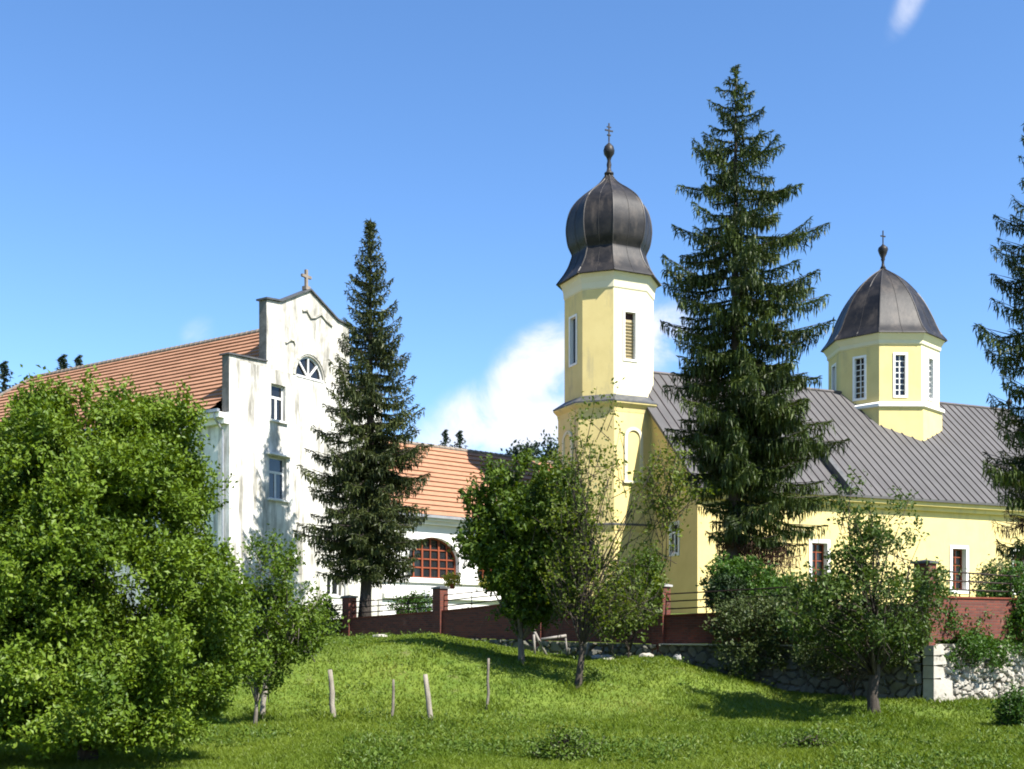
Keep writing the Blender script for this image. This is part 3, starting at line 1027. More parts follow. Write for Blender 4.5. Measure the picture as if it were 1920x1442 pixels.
for a, b, c, d in ((-w_ / 2 - k, -w_ / 2 - .002, -k, h_ + k), (w_ / 2 + .002, w_ / 2 + k, -k, h_ + k), (-w_ / 2 - .002, w_ / 2 + .002, h_ + .002, h_ + k), (-w_ / 2 - .002, w_ / 2 + .002, -k, -.002)):
    mbw.box(a, b, -.05, -.002, c, d, 0)
mbw.box(-w_ / 2, w_ / 2, .19, .21, 0, h_, 1)
mbw.box(-.03, .03, .14, .188, 0, h_, 0)
for q in range(1, 7):
    mbw.box(-w_ / 2, w_ / 2, .15, .187, h_ * q / 7 - .025, h_ * q / 7 + .025, 0)
w0 = None
for i in (7, 0, 1, 6, 5, 2, 3, 4):
    if w0 is None:
        o = w0 = local_obj('window', mbw, [M['white_trim'], M['glass_dark']], cup)
    else:
        o = w0.copy()
        COL.objects.link(o)
    o.location = fr[i][0] + np.array([0, 0, 15.75]) - CL
    o.rotation_euler = (0, 0, math.atan2(fr[i][1][1], fr[i][1][0]))
prof = [(4.28, 19.70), (4.22, 19.80), (3.85, 20.25), (3.58, 20.75), (3.34, 21.3), (3.05, 21.9), (2.65, 22.6), (2.12, 23.3), (1.50, 23.95), (.85, 24.45), (.32, 24.78), (.12, 24.95)]
dome_mesh(CF, lambda s, z: oct8(s, z), prof, 3.73 * 1.055).build('dome', [M['dome'], M['dome_seam']], cup)
mb = MB(CF)
mb.lathe([(.13, 24.9), (.20, 24.95), (.10, 25.15), (.08, 25.4), (.14, 25.55), (.12, 25.65), (.26, 25.95), (.34, 26.2), (.30, 26.35), (.12, 26.5), (.04, 26.6), (.03, 26.7)], n=14)
mb.build('finial', [M['dome']], cup, True)
mb = MB(CF)
mb.box(-.03, .03, -.03, .03, 26.6, 27.5)
mb.box(-.2, -.032, -.028, .028, 27.08, 27.16)
mb.box(.032, .2, -.028, .028, 27.08, 27.16)
mb.build('cross', [M['dome']], cup)

# ------------------------------------------------------------------ churchyard wall of brick piers, panels and rails
P0, P1, P4, P5 = V(-12.0, 57.39, 0), V(-7.33, 53, 0), V(5.23, 41.2, 0), V(11.95, 34, 0)
PR = P5 + V(.833, .553, 0) * 6.2
wall = thing('churchyard_wall', 'red brick churchyard wall with piers and dark iron rails', 'wall', (P1[0], P1[1], 0.1))


def brick_box(mb, x0, x1, y0, y1, z0, z1, zl0=None, zl1=None, ch=.085, bw=.26):
    """brick face: staggered bricks with real joints on the front, plain core behind"""
    z_end0, z_end1 = z1, (z1 if zl1 is None else zl1)
    zb1 = z0 if zl0 is None else zl0
    vs = [(x0, y0, z0), (x1, y0, zb1), (x1, y1, zb1), (x0, y1, z0), (x0, y0, z_end0), (x1, y0, z_end1), (x1, y1, z_end1), (x0, y1, z_end0)]
    mb.add(vs, [(0, 1, 5, 4), (1, 2, 6, 5), (2, 3, 7, 6), (3, 0, 4, 7), (4, 5, 6, 7), (3, 2, 1, 0)], 0)


def brick_mat():
    m = bpy.data.materials.new('red_brick_bond')
    m.use_nodes = True
    t = m.node_tree
    b = t.nodes['Principled BSDF']
    b.inputs['Roughness'].default_value = .9
    uv = N(t, 'ShaderNodeUVMap', uv_map='UVMap')
    br = N(t, 'ShaderNodeTexBrick', inp={'Scale': 1.0, 'Mortar Size': .010, 'Brick Width': .26, 'Row Height': .085, 'Bias': 0.0,
                                         'Color1': (.135, .028, .014, 1), 'Color2': (.070, .016, .010, 1), 'Mortar': (.075, .042, .031, 1)})
    t.links.new(uv.outputs[0], br.inputs['Vector'])
    co = N(t, 'ShaderNodeTexCoord')
    no = N(t, 'ShaderNodeTexNoise', inp={'Scale': 1.6, 'Detail': 6.0})
    t.links.new(co.outputs['Object'], no.inputs['Vector'])
    mr = N(t, 'ShaderNodeMapRange', inp={'From Min': .62, 'From Max': .78})
    t.links.new(no.outputs['Fac'], mr.inputs['Value'])
    mx = N(t, 'ShaderNodeMix', data_type='RGBA')
    t.links.new(math_node(t, 'MULTIPLY', mr.outputs[0], .4), mx.inputs['Factor'])
    t.links.new(br.outputs['Color'], mx.inputs[6])
    mx.inputs[7].default_value = (.24, .13, .09, 1)
    t.links.new(mx.outputs[2], b.inputs['Base Color'])
    bp = N(t, 'ShaderNodeBump', inp={'Strength': .6, 'Distance': .02})
    bp.invert = True
    t.links.new(br.outputs['Fac'], bp.inputs['Height'])
    t.links.new(bp.outputs[0], b.inputs['Normal'])
    return m


M['brick_bond'] = brick_mat()


def box_uv(o):
    me = o.data
    uv = me.uv_layers.new(name='UVMap')
    for p in me.polygons:
        n = p.normal
        for li in p.loop_indices:
            c = me.vertices[me.loops[li].vertex_index].co
            if abs(n.z) > .7:
                uv.data[li].uv = (c.x, c.y)
            else:
                tdir = Vector((-n.y, n.x, 0)).normalized()
                uv.data[li].uv = (c.x * tdir.x + c.y * tdir.y, c.z)


def pier(p, ex, z0, z1, cap=None, w=.46):
    F_ = frame(p, ex)
    mb = MB(F_)
    mb.box(-w / 2, w / 2, -w / 2, w / 2, z0, z1)
    o = mb.build('pillar', [M['brick_bond']], wall)
    box_uv(o)
    mb = MB(F_)
    k = w / 2 + .06
    mb.box(-k, k, -k, k, z1 + .003, z1 + .07)
    mb.add([(-k, -k, z1 + .07), (k, -k, z1 + .07), (k, k, z1 + .07), (-k, k, z1 + .07), (0, 0, z1 + .13)], [(0, 1, 4), (1, 2, 4), (2, 3, 4), (3, 0, 4)])
    mb.build('cap', [cap or M['coping']], o)
    return F_


def lerp(a, b, t):
    return a + (b - a) * t


ex1 = P4 - P1
P2, P3 = lerp(P1, P4, .346), lerp(P1, P4, .669)
ex2 = P5 - P4
ex3 = PR - P5
pier(P1, ex1, -1.2, 1.90)
pier(P2, ex1, -1.2, 2.12)
pier(P3, ex1, -1.6, 2.44, M['concrete'])
pier(P4, ex1, -1.6, 1.86, M['concrete'])
pier(P5, ex2, -.2, 2.20)


def panel(Pa, Pb, za0, za1, zb0, zb1, r=.23, rails=3, rt=(1.75, 1.9)):
    d = Pb - Pa
    L = np.linalg.norm(d)
    F_ = frame(Pa, d)
    mb = MB(F_)
    x0, x1 = r + .002, L - r - .002
    t0, t1 = x0 / L, x1 / L
    brick_box(mb, x0, x1, -.11, .11, lerp(za0, zb0, t0), lerp(za1, zb1, t0), lerp(za0, zb0, t1), lerp(za1, zb1, t1))
    o = mb.build('brick_panel', [M['brick_bond']], wall)
    box_uv(o)
    mb = MB(F_)
    mb.add([(x0, -.15, lerp(za1, zb1, t0) + .003), (x1, -.15, lerp(za1, zb1, t1) + .003), (x1, .15, lerp(za1, zb1, t1) + .003), (x0, .15, lerp(za1, zb1, t0) + .003),
            (x0, -.15, lerp(za1, zb1, t0) + .05), (x1, -.15, lerp(za1, zb1, t1) + .05), (x1, .15, lerp(za1, zb1, t1) + .05), (x0, .15, lerp(za1, zb1, t0) + .05)],
           [(0, 1, 5, 4), (1, 2, 6, 5), (2, 3, 7, 6), (3, 0, 4, 7), (4, 5, 6, 7), (3, 2, 1, 0)])
    mb.build('coping', [M['brick']], o)
    for k in range(rails):
        f = (k + 1) / rails
        mb = MB(F_)
        mb.tube([(x0, 0, lerp(za1, rt[0], f)), (x1, 0, lerp(zb1, rt[1], f))], .026, 6)
        mb.build('rail', [M['iron']], wall)
    mb = MB(F_)
    npost = max(2, int(L / 1.8))
    for k in range(1, npost):
        t = k / npost
        mb.tube([(L * t, 0, lerp(za1, zb1, t) + .051), (L * t, 0, lerp(rt[0], rt[1], t) + .02)], .02, 5)
    mb.build('rail_post', [M['iron']], wall)


panel(P0, P1, -1.2, .80, -1.2, .92, rt=(1.5, 1.6))
panel(P1, P2, -1.2, .94, -1.2, 1.16, rt=(1.72, 1.82))
panel(P2, P3, .12, 1.16, -.02, 1.48, rt=(1.86, 2.1))
panel(P3, P4, -.02, 1.52, -.14, 1.62, rt=(2.1, 2.0), rails=2)
panel(P4, P5, -.13, .82, -.10, 1.02, rt=(1.60, 1.75))
panel(P5, PR, .0, 1.22, .0, 1.26, rt=(2.02, 1.95))

# stone retaining wall below
sw = thing('retaining_wall', 'rough pale rubble stone retaining wall under the brick wall', 'wall', (P5[0], P5[1], -1.9))


def rubble(Pa, Pb, zt0, zt1, zb, name, mats, thick=.32, seed=1, cell=.30):
    """irregular stones: a fine face displaced by jittered cells, joints set back"""
    r_ = np.random.default_rng(seed)
    d = Pb - Pa
    L = np.linalg.norm(d)
    F_ = frame(Pa, d)
    Hh = max(zt0, zt1) - zb
    st = .045
    nx, nz = int(L / st) + 1, int(Hh / st) + 1
    xs, ts = np.linspace(0, L, nx), np.linspace(0, 1, nz)
    X, Tm = np.meshgrid(xs, ts)
    Z = zb + (zt0 + (zt1 - zt0) * X / L - zb) * Tm
    cw, ch = cell * 1.25, cell * .82
    ci, ck = int(L / cw) + 3, int(Hh / ch) + 3
    px = (np.arange(ci)[None, :] - .5 + r_.uniform(-.42, .42, (ck, ci)) + (np.arange(ck) % 2)[:, None] * .4) * cw
    pz = zb + (np.arange(ck)[:, None] - .5 + r_.uniform(-.40, .40, (ck, ci))) * ch
    px, pz = px.ravel(), pz.ravel()
    keep = r_.random(len(px)) > .22
    px, pz = px[keep], pz[keep]
    rd, rv = r_.random(len(px)), r_.random(len(px))
    tx, tz = r_.normal(0, .22, len(px)), r_.normal(0, .22, len(px))
    wob = .05 * np.stack([vnoise(X, Z, .17, seed), vnoise(X + 9, Z, .17, seed + 1)])
    dx = (X + wob[0]).ravel()[:, None] - px[None, :]
    dz = ((Z + wob[1]).ravel()[:, None] - pz[None, :]) * 1.35
    D2 = np.sqrt(dx * dx + dz * dz)
    o2 = np.argpartition(D2, 1, axis=1)[:, :2]
    dd = np.take_along_axis(D2, o2, 1)
    sw_ = dd[:, 0] > dd[:, 1]
    o2[sw_] = o2[sw_][:, ::-1]
    dd[sw_] = dd[sw_][:, ::-1]
    e = dd[:, 1] - dd[:, 0]
    k = o2[:, 0]
    idx = np.arange(len(k))
    fl = np.clip(e / .07, 0, 1)
    h = .13 * (1 - (1 - fl) ** 2.2) + (.10 * rd[k] + tx[k] * dx[idx, k] + tz[k] * dz[idx, k] / 1.35) * fl + .02 * vnoise(X, Z, .09, seed + 4).ravel()
    o, ex, ey, ez = F_
    P = o + X.ravel()[:, None] * ex + (-thick + .22 - h)[:, None] * ey + Z.ravel()[:, None] * ez
    ii = (np.arange(nz - 1)[:, None] * nx + np.arange(nx - 1)[None, :]).ravel()
    f = np.stack([ii, ii + 1, ii + 1 + nx, ii + nx], 1)
    fe = (e[ii] + e[ii + 1 + nx]) / 2
    m_ = (fe < .026).astype(int)
    # back box closes the wall
    n0 = len(P)
    bx = [o + x * ex + y * ey + z * ez for x, y, z in ((0, -thick + .2, zb), (L, -thick + .2, zb), (L, .1, zb), (0, .1, zb), (0, -thick + .2, zt0 - .01), (L, -thick + .2, zt1 - .01), (L, .1, zt1 - .01), (0, .1, zt0 - .01))]
    top = nx * (nz - 1)
    fl_ = [list(map(int, q)) for q in f] + [[n0 + a for a in q] for q in ((1, 2, 6, 5), (2, 3, 7, 6), (3, 0, 4, 7), (4, 5, 6, 7))]
    for q in range(nx - 1):
        pass
    V_ = np.vstack([P, bx])
    o_ = obj_from(name, V_, fl_, mats, sw, np.concatenate([m_, [1] * 4]), np.concatenate([rv[k[ii]], [.5] * 4]))
    return F_


rubble(P2, P4, .10, -.16, -1.5, 'shaded_stonework', [M['stone_shaded'], M['stone_joint']], seed=3)
rubble(P4, P5, -.17, -.22, -2.4, 'shaded_stonework', [M['stone_shaded'], M['stone_joint']], seed=4)
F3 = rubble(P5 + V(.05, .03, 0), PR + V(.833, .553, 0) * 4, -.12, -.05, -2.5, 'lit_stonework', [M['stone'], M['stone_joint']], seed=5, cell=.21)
mb = MB(F3)
for z0, z1, w0_, in ((-2.0, -1.12, .62), (-1.10, -.74, .22), (-.72, -.46, .30), (-.44, -.16, .20)):
    q = [(-.30, -.47, z0), (w0_, -.47, z0 + .03), (w0_, -.1, z0), (-.30, -.1, z0), (-.28, -.46, z1), (w0_ - .06, -.455, z1 - .05), (w0_ - .06, -.1, z1 - .02), (-.28, -.1, z1)]
    mb.add(q, [(0, 1, 5, 4), (1, 2, 6, 5), (2, 3, 7, 6), (3, 0, 4, 7), (4, 5, 6, 7)], 0, .0)
mb.build('corner_block', [M['stone']], sw)
mb = MB(frame(P4, ex2))
L45 = np.linalg.norm(ex2)
mb.add([(.24, -.42, -.165), (L45 - .3, -.42, -.215), (L45 - .3, .1, -.215), (.24, .1, -.165), (.24, -.42, -.125), (L45 - .3, -.42, -.17), (L45 - .3, .1, -.17), (.24, .1, -.125)],
       [(0, 1, 5, 4), (1, 2, 6, 5), (2, 3, 7, 6), (3, 0, 4, 7), (4, 5, 6, 7)])
mb.build('ledge', [M['concrete']], sw)


# ------------------------------------------------------------------ vegetation
def norm(v):
    return v / (np.linalg.norm(v, axis=-1, keepdims=True) + 1e-9)


def leaf_quads(c, d, n_up, l, w, r_):
    """rhombic leaves: centre c, direction d, rough normal n_up"""
    side = norm(np.cross(d, n_up))
    l = l[:, None]
    w = w[:, None]
    nn = norm(np.cross(side, d))
    a = c - d * l * .5
    b = c + side * w * .5 + nn * l * .06
    t = c + d * l * .5 - nn * l * .10
    e = c - side * w * .5 + nn * l * .06
    return np.stack([a, b, t, e], 1).reshape(-1, 3)


def quads_obj(name, V_, mats, parent, var):
    f = np.arange(len(V_)).reshape(-1, 4)
    return obj_from(name, V_, f, mats, parent, None, var)


def shoots_foliage(origins, dirs, lens, per, lsize, r_, lat=.10, up=.5):
    n = len(origins)
    t = r_.random((n, per))
    o = origins[:, None, :] + dirs[:, None, :] * (lens[:, None] * t)[:, :, None]
    o = o + r_.normal(0, 1, (n, per, 3)) * lat
    d = norm(dirs[:, None, :] * .5 + r_.normal(0, 1, (n, per, 3)) * .75 + np.array([0, 0, -.1]))
    nu = norm(r_.normal(0, 1, (n, per, 3)) * .6 + np.array([0, 0, up]) + dirs[:, None, :] * .25)
    l = lsize * r_.uniform(.6, 1.35, (n, per))
    w = l * r_.uniform(.45, .7, (n, per))
    var = np.clip(r_.random((n, 1)) * .55 + r_.random((n, per)) * .45, 0, 1)
    q = leaf_quads(o.reshape(-1, 3), d.reshape(-1, 3), nu.reshape(-1, 3), l.ravel(), w.ravel(), r_)
    return q, var.ravel()


def sample_blobs(blobs, n, r_, rmin=.45, hole=.0):
    """points in ellipsoids, denser towards their surface"""
    wts = np.array([b[3] * b[5] + b[4] * b[5] + b[3] * b[4] for b in blobs]) * np.array([b[6] if len(b) > 6 else 1 for b in blobs])
    idx = r_.choice(len(blobs), n, p=wts / wts.sum())
    B_ = np.array([b[:6] for b in blobs])[idx]
    d = norm(r_.normal(0, 1, (n, 3)))
    rad = rmin + (1 - rmin) * r_.random((n, 1)) ** .6
    lump = 1 + .22 * np.sin(d[:, :1] * 7 + idx[:, None]) * np.cos(d[:, 2:] * 6 + idx[:, None] * 2.)
    p = B_[:, :3] + d * B_[:, 3:6] * rad * lump
    return p, d, idx


def broadleaf(name, label, cat, base, blobs, mats, n_shoots, per, lsize, trunk, seed, limbs=26, slen=(.35, .8), lat=.10, rmin=.45, upb=.8, group=None, lean=(0, 0), twigs=0, limb_r=.05, hole=0, min_z=None, parts=('trunk', 'crown'), forks=None, clumps=None):
    r_ = np.random.default_rng(seed)
    base = np.asarray(base, float)
    root = thing(name, label, cat, base, group)
    if clumps:
        cp, cd, _ = sample_blobs(blobs, clumps[0], r_, rmin)
        j = r_.integers(0, len(cp), n_shoots)
        d = norm(r_.normal(0, 1, (n_shoots, 3)) + cd[j] * .5)
        cr = clumps[1] * r_.uniform(.6, 1.35, len(cp))
        p = cp[j] + d * (cr[j] * r_.random(n_shoots) ** .5)[:, None] * [1, 1, .8]
    else:
        p, d, idx = sample_blobs(blobs, n_shoots, r_, rmin)
    if hole:
        k = vnoise(p[:, 0] * 1.0 + p[:, 1] * .5, p[:, 2] * 1.0 + 50, hole, seed) > -.16
        p, d = p[k], d[k]
    if min_z is not None:
        k = p[:, 2] > min_z * p[:, 1]          # crown stops well above the ground
        p, d = p[k], d[k]
    dirs = norm(d * .6 + np.array([0, 0, upb]) + r_.normal(0, 1, p.shape) * .38)
    lens = r_.uniform(*slen, len(p))
    q, var = shoots_foliage(p, dirs, lens, per, lsize, r_, lat)
    # wood
    mb = MB()
    th, r0, r1 = trunk
    top = base + V(lean[0], lean[1], th)
    pts = [base + V(0, 0, -.25)] + [base + (top - base) * t + V(*(r_.normal(0, .03 * th ** .5, 2) * (t > 0)), 0) for t in (0, .25, .5, .75, 1.)]
    mb.tube(pts, [r0 * 1.35, r0 * 1.1, lerp(r0, r1, .3), lerp(r0, r1, .5), lerp(r0, r1, .75), r1], 9)
    forks_ = pts[2:] if forks is None else [base + V(lean[0], lean[1], 1) * 0 + (top - base) * f for f in forks]
    sel = r_.choice(len(p), min(limbs, len(p)), replace=False)
    for s in sel:
        st = forks_[r_.integers(len(forks_))]
        e = p[s] + dirs[s] * lens[s] * .6
        if e[2] < st[2] - .5:
            st = forks_[0]
        mid = (st + e) / 2 + V(*(r_.normal(0, .12, 2)), .18 * np.linalg.norm(e - st) * (-.2 if upb < 0 else .25))
        mb.tube([st, lerp(st, mid, .55) + r_.normal(0, .04, 3), mid, lerp(mid, e, .55) + r_.normal(0, .05, 3), e], [limb_r, limb_r * .8, limb_r * .55, limb_r * .3, .008], 5)
    if twigs:
        for s in r_.choice(len(p), min(twigs, len(p)), replace=False):
            e = p[s] + dirs[s] * lens[s]
            b0 = p[s] - dirs[s] * lens[s] * .9 - V(0, 0, .1)
            mb.tube([b0, (b0 + e) / 2 + r_.normal(0, .03, 3), e], [.014, .010, .005], 3)
    mb.build(parts[0], [mats[0]], root, True)
    quads_obj(parts[1], q, [mats[1]], root, var)
    return root


def blob(px, py, Y, rx, rz_, ry=None, w=1, dy=0):
    """ellipsoid given by where it stands (photo column/row at a distance), radii in photo px"""
    c = at(px, py, Y)
    s = Y / 2204
    return (c[0], Y + dy, c[2], rx * s, (rx if ry is None else ry) * s, rz_ * s, w)


def gz(x, y):
    return float(ground(np.array([x]), np.array([y]))[0])


def on_ground(px, Y):
    x = (px - 960) / 2204 * Y
    return V(x, Y, gz(x, Y))


def foot_at(px, row, y0=24.0, y1=44.0):
    ys = np.linspace(y0, y1, 800)
    rows = 1200 - ground((px - 960) / 2204 * ys, ys) / ys * 2204
    k = np.nonzero(rows <= row)[0]
    return float(ys[k[0]]) if len(k) else y1


# big broad bush tree, left foreground
YB = 20.6
bl = [blob(150, 1080, YB, 215, 285), blob(80, 950, YB, 105, 140, dy=.4), blob(190, 880, YB, 130, 135), blob(115, 838, YB, 60, 62), blob(285, 912, YB, 100, 128, dy=.2), blob(345, 1000, YB, 68, 120),
      blob(270, 1150, YB, 200, 215, dy=-.5), blob(60, 1180, YB, 190, 190, dy=-.7), blob(-70, 1070, YB, 140, 200), blob(230, 815, YB, 55, 50), blob(320, 845, YB, 55, 50), blob(375, 1120, YB, 70, 150, dy=.2),
      blob(180, 1290, YB, 190, 105, dy=-.6), blob(335, 1270, YB, 80, 92, dy=-.2), blob(0, 1300, YB, 150, 90, dy=-.4), blob(388, 1200, YB, 45, 85), blob(150, 960, YB, 140, 160, dy=-1.2), blob(110, 1330, YB, 200, 75, ry=260, dy=-1.4), blob(300, 1320, YB, 115, 70, ry=200, dy=-.9), blob(-80, 1300, YB, 160, 110, dy=-1.4), blob(200, 1180, YB, 180, 170, dy=-1.6), blob(305, 1280, YB, 75, 90, ry=250, dy=-1.3)]
broadleaf('bush_tree', 'large dense rounded leafy tree filling the left foreground', 'tree', on_ground(165, YB), bl, (M['bark'], M['leaf_bush']), 8200, 44, .088, (2.6, .17, .10), 11, limbs=70, slen=(.25, .55), lat=.075, rmin=.68, clumps=(460, .31), min_z=-.0905, forks=[.15, .3, .5, .8])
# sapling behind its right edge
YS = 29.0
bl = [blob(505, 1065, YS, 42, 60, w=.6), blob(545, 1150, YS, 55, 45, w=.8), blob(490, 1190, YS, 70, 65), blob(470, 1090, YS, 36, 70, w=.8), blob(575, 1180, YS, 34, 22, w=.7), blob(525, 1215, YS, 56, 34), blob(470, 1240, YS, 50, 42)]
broadleaf('sapling', 'light green sapling leaning out beside the big bush tree', 'tree', on_ground(478, YS), bl, (M['bark_pale'], M['leaf_sap']), 520, 28, .10, (2.2, .05, .03), 12, limbs=34, slen=(.3, .6), lat=.08, clumps=(80, .30), rmin=.6, limb_r=.022, twigs=60)

# fruit tree left of the tower
YM = foot_at(978, 1244)
bl = [blob(985, 942, YM, 68, 65), blob(930, 950, YM, 48, 55), blob(1010, 985, YM, 95, 90), blob(945, 1035, YM, 62, 70), blob(1030, 1060, YM, 80, 75), blob(975, 1095, YM, 62, 48), blob(1050, 955, YM, 38, 58), blob(905, 1000, YM, 32, 55), blob(1010, 1135, YM, 55, 30)]
broadleaf('fruit_tree', 'dense dark green tree on a pale stem in front of the tower', 'tree', on_ground(978, YM), bl, (M['bark_pale'], M['leaf_mid']), 1250, 28, .16, (2.6, .105, .06), 13, limbs=60, slen=(.3, .7), lat=.11, clumps=(130, .42), rmin=.6, limb_r=.035)
# thin tree with fanning branches, before the tower
YT = foot_at(1083, 1292)
bl = [blob(1105, 850, YT, 50, 80, w=.30), blob(1180, 860, YT, 70, 75, w=.10), blob(1080, 950, YT, 42, 85, w=1.0), blob(1150, 960, YT, 65, 50, w=.18), blob(1110, 1045, YT, 55, 50, w=.8), blob(1252, 925, YT, 40, 62, w=1.9), blob(1240, 1010, YT, 34, 46, w=.8),
      blob(1070, 1100, YT, 45, 50, w=1.2), blob(1185, 1120, YT, 50, 50, w=.7), blob(1150, 1165, YT, 50, 30, w=1.2), blob(1060, 870, YT, 26, 60, w=.5), blob(1130, 790, YT, 28, 34, w=.30)]
broadleaf('thin_tree', 'thinly leaved tree with fanning branches before the yellow tower', 'tree', on_ground(1083, YT), bl, (M['bark'], M['leaf_sparse']), 430, 15, .12, (4.4, .105, .05), 14, limbs=56, slen=(.4, .95), lat=.10, limb_r=.026, twigs=240, upb=.9, lean=(.35, .2), forks=[.28, .4, .55, .7, .85, 1.])
# small tree right of centre, in front of the stone wall
YR = 31.5
bl = [blob(1640, 1140, YR, 105, 75, ry=140), blob(1555, 1150, YR, 90, 65, ry=130, w=.9), blob(1600, 1200, YR, 115, 42, ry=140), blob(1690, 1170, YR, 55, 60), blob(1625, 1050, YR, 42, 60, w=.75), blob(1660, 980, YR, 62, 62, w=.42), blob(1610, 960, YR, 36, 62, w=.55), blob(1705, 1010, YR, 40, 60, w=.35), blob(1730, 930, YR, 24, 26, w=.4), blob(1590, 1010, YR, 38, 55, w=.5)]
broadleaf('small_tree', 'small dark trunked tree with low crown before the stone wall', 'tree', on_ground(1640, YR), bl, (M['bark'], M['leaf_walnut']), 820, 22, .115, (2.6, .175, .08), 15, limbs=80, slen=(.3, .65), lat=.09, clumps=(110, .30), rmin=.5, limb_r=.035, twigs=160, forks=[.42, .55, .75, 1.])

SHRUB_WOOD = M['bark']


def shrub(name, label, px, py_c, Y, rx, rz_, m, n, per, ls, seed, cat='shrub', group=None, extra=(), upb=.6, th=.8):
    b = on_ground(px, Y)
    bl = [blob(px, py_c, Y, rx, rz_)] + [blob(*e) for e in extra]
    return broadleaf(name, label, cat, b, bl, (SHRUB_WOOD, m), n, per, ls, (th, .045, .02), seed, limbs=22, slen=(.2, .5), lat=.08, rmin=.3, limb_r=.018, twigs=40, upb=upb, group=group, parts=('stem', 'foliage'))


shrub('bramble_thicket', 'grey green bramble thicket hanging over the shaded stone wall', 1450, 1180, 38.0, 95, 60, M['bramble'], 620, 22, .12, 21, extra=((1390, 1175, 38.5, 60, 50), (1520, 1165, 36.5, 62, 55), (1420, 1230, 37.6, 70, 34)))
shrub('wall_foot_bramble', 'brown green bramble in front of the dark stone wall behind the small tree', 1600, 1225, 34.6, 80, 34, M['bramble'], 330, 22, .11, 35, extra=((1680, 1205, 34.2, 50, 50), (1535, 1235, 35.6, 50, 30)))
shrub('wall_shrub', 'bright green shrub just inside the brick wall by the big spruce', 1400, 1095, 46.5, 62, 42, M['shrub'], 420, 24, .15, 22, extra=((1360, 1080, 46.5, 34, 30), (1455, 1120, 45.5, 52, 30)))
shrub('dark_shrub', 'low dark green shrub at the foot of the big spruce', 1362, 1120, 45.2, 32, 30, M['dark_shrub'], 190, 26, .14, 23)
shrub('pier_bush', 'dark leafy bush hanging by the fourth brick pier right of the thin tree', 1178, 1120, 39.8, 58, 72, M['leaf_mid'], 330, 24, .13, 34, extra=((1150, 1165, 39.4, 44, 30), (1215, 1070, 40.2, 26, 40)))
shrub('wall_top_shrub', 'leafy green shrub on top of the sunlit stone wall', 1790, 1195, 35.4, 62, 42, M['shrub'], 480, 24, .11, 24, extra=((1755, 1165, 34.9, 34, 36), (1850, 1190, 36.4, 40, 34), (1800, 1222, 34.7, 60, 26), (1850, 1235, 35.3, 46, 30), (1768, 1140, 34.8, 24, 40)))
shrub('corner_bush', 'green leafy bush at the right edge before the brick wall', 1895, 1140, 36.8, 52, 78, M['shrub'], 420, 26, .115, 25, extra=((1920, 1190, 36.4, 45, 62), (1865, 1185, 36.4, 32, 50), (1858, 1140, 36.6, 26, 36)))
shrub('yellow_bush', 'orange tinged thin bush behind the rails on the right', 1868, 1085, 38.6, 34, 26, M['bramble'], 90, 18, .10, 26)
shrub('meadow_shrub', 'low rounded weed shrub in the foreground grass, bottom centre', 1062, 1420, 21.5, 52, 26, M['weed'], 170, 24, .075, 27, th=.3)
shrub('edge_shrub', 'small shrub at the right edge of the meadow', 1908, 1345, 29.5, 26, 42, M['shrub'], 150, 24, .09, 28, th=.5)
shrub('low_meadow_shrub', 'low shrub in the grass at bottom right', 1520, 1412, 22.5, 38, 22, M['weed'], 110, 22, .07, 29, th=.25)
shrub('rail_shrub', 'pale green shrub showing between the rails left of the spruce stem', 775, 1140, 54.0, 42, 20, M['shrub'], 130, 20, .12, 30, th=.4)
shrub('pier_shrub', 'dark shrub growing against the first brick pier', 606, 1165, 53.0, 34, 34, M['dark_shrub'], 150, 22, .12, 31, th=.5)
for (px, row, Y, lab) in ((848, 1092, 66.0, 'yellow green potted plant before the glazed arch'), (915, 1098, 68.0, 'yellow green potted plant half hidden beside the dark fruit tree')):
    b = at(px, row, Y)
    root = thing('potted_plant', lab, 'plant', b - V(0, 0, .35), 'potted plants on the wing sill')
    mb = MB((b - V(0, 0, .35), V(1, 0, 0), V(0, 1, 0), V(0, 0, 1)))
    mb.lathe([(.13, -.02), (.17, .22), (.19, .24), (.19, .28), (.15, .28)], n=12)
    mb.build('pot', [M['brick']], root)
    r_ = np.random.default_rng(int(px))
    p, d, _ = sample_blobs([(b[0], b[1], b[2] + .12, .42, .42, .34)], 90, r_, .2)
    q, var = shoots_foliage(p, norm(d + V(0, 0, .5)), np.full(len(p), .2), 14, .11, r_, .06)
    quads_obj('foliage', q, [M['flower']], root, var)


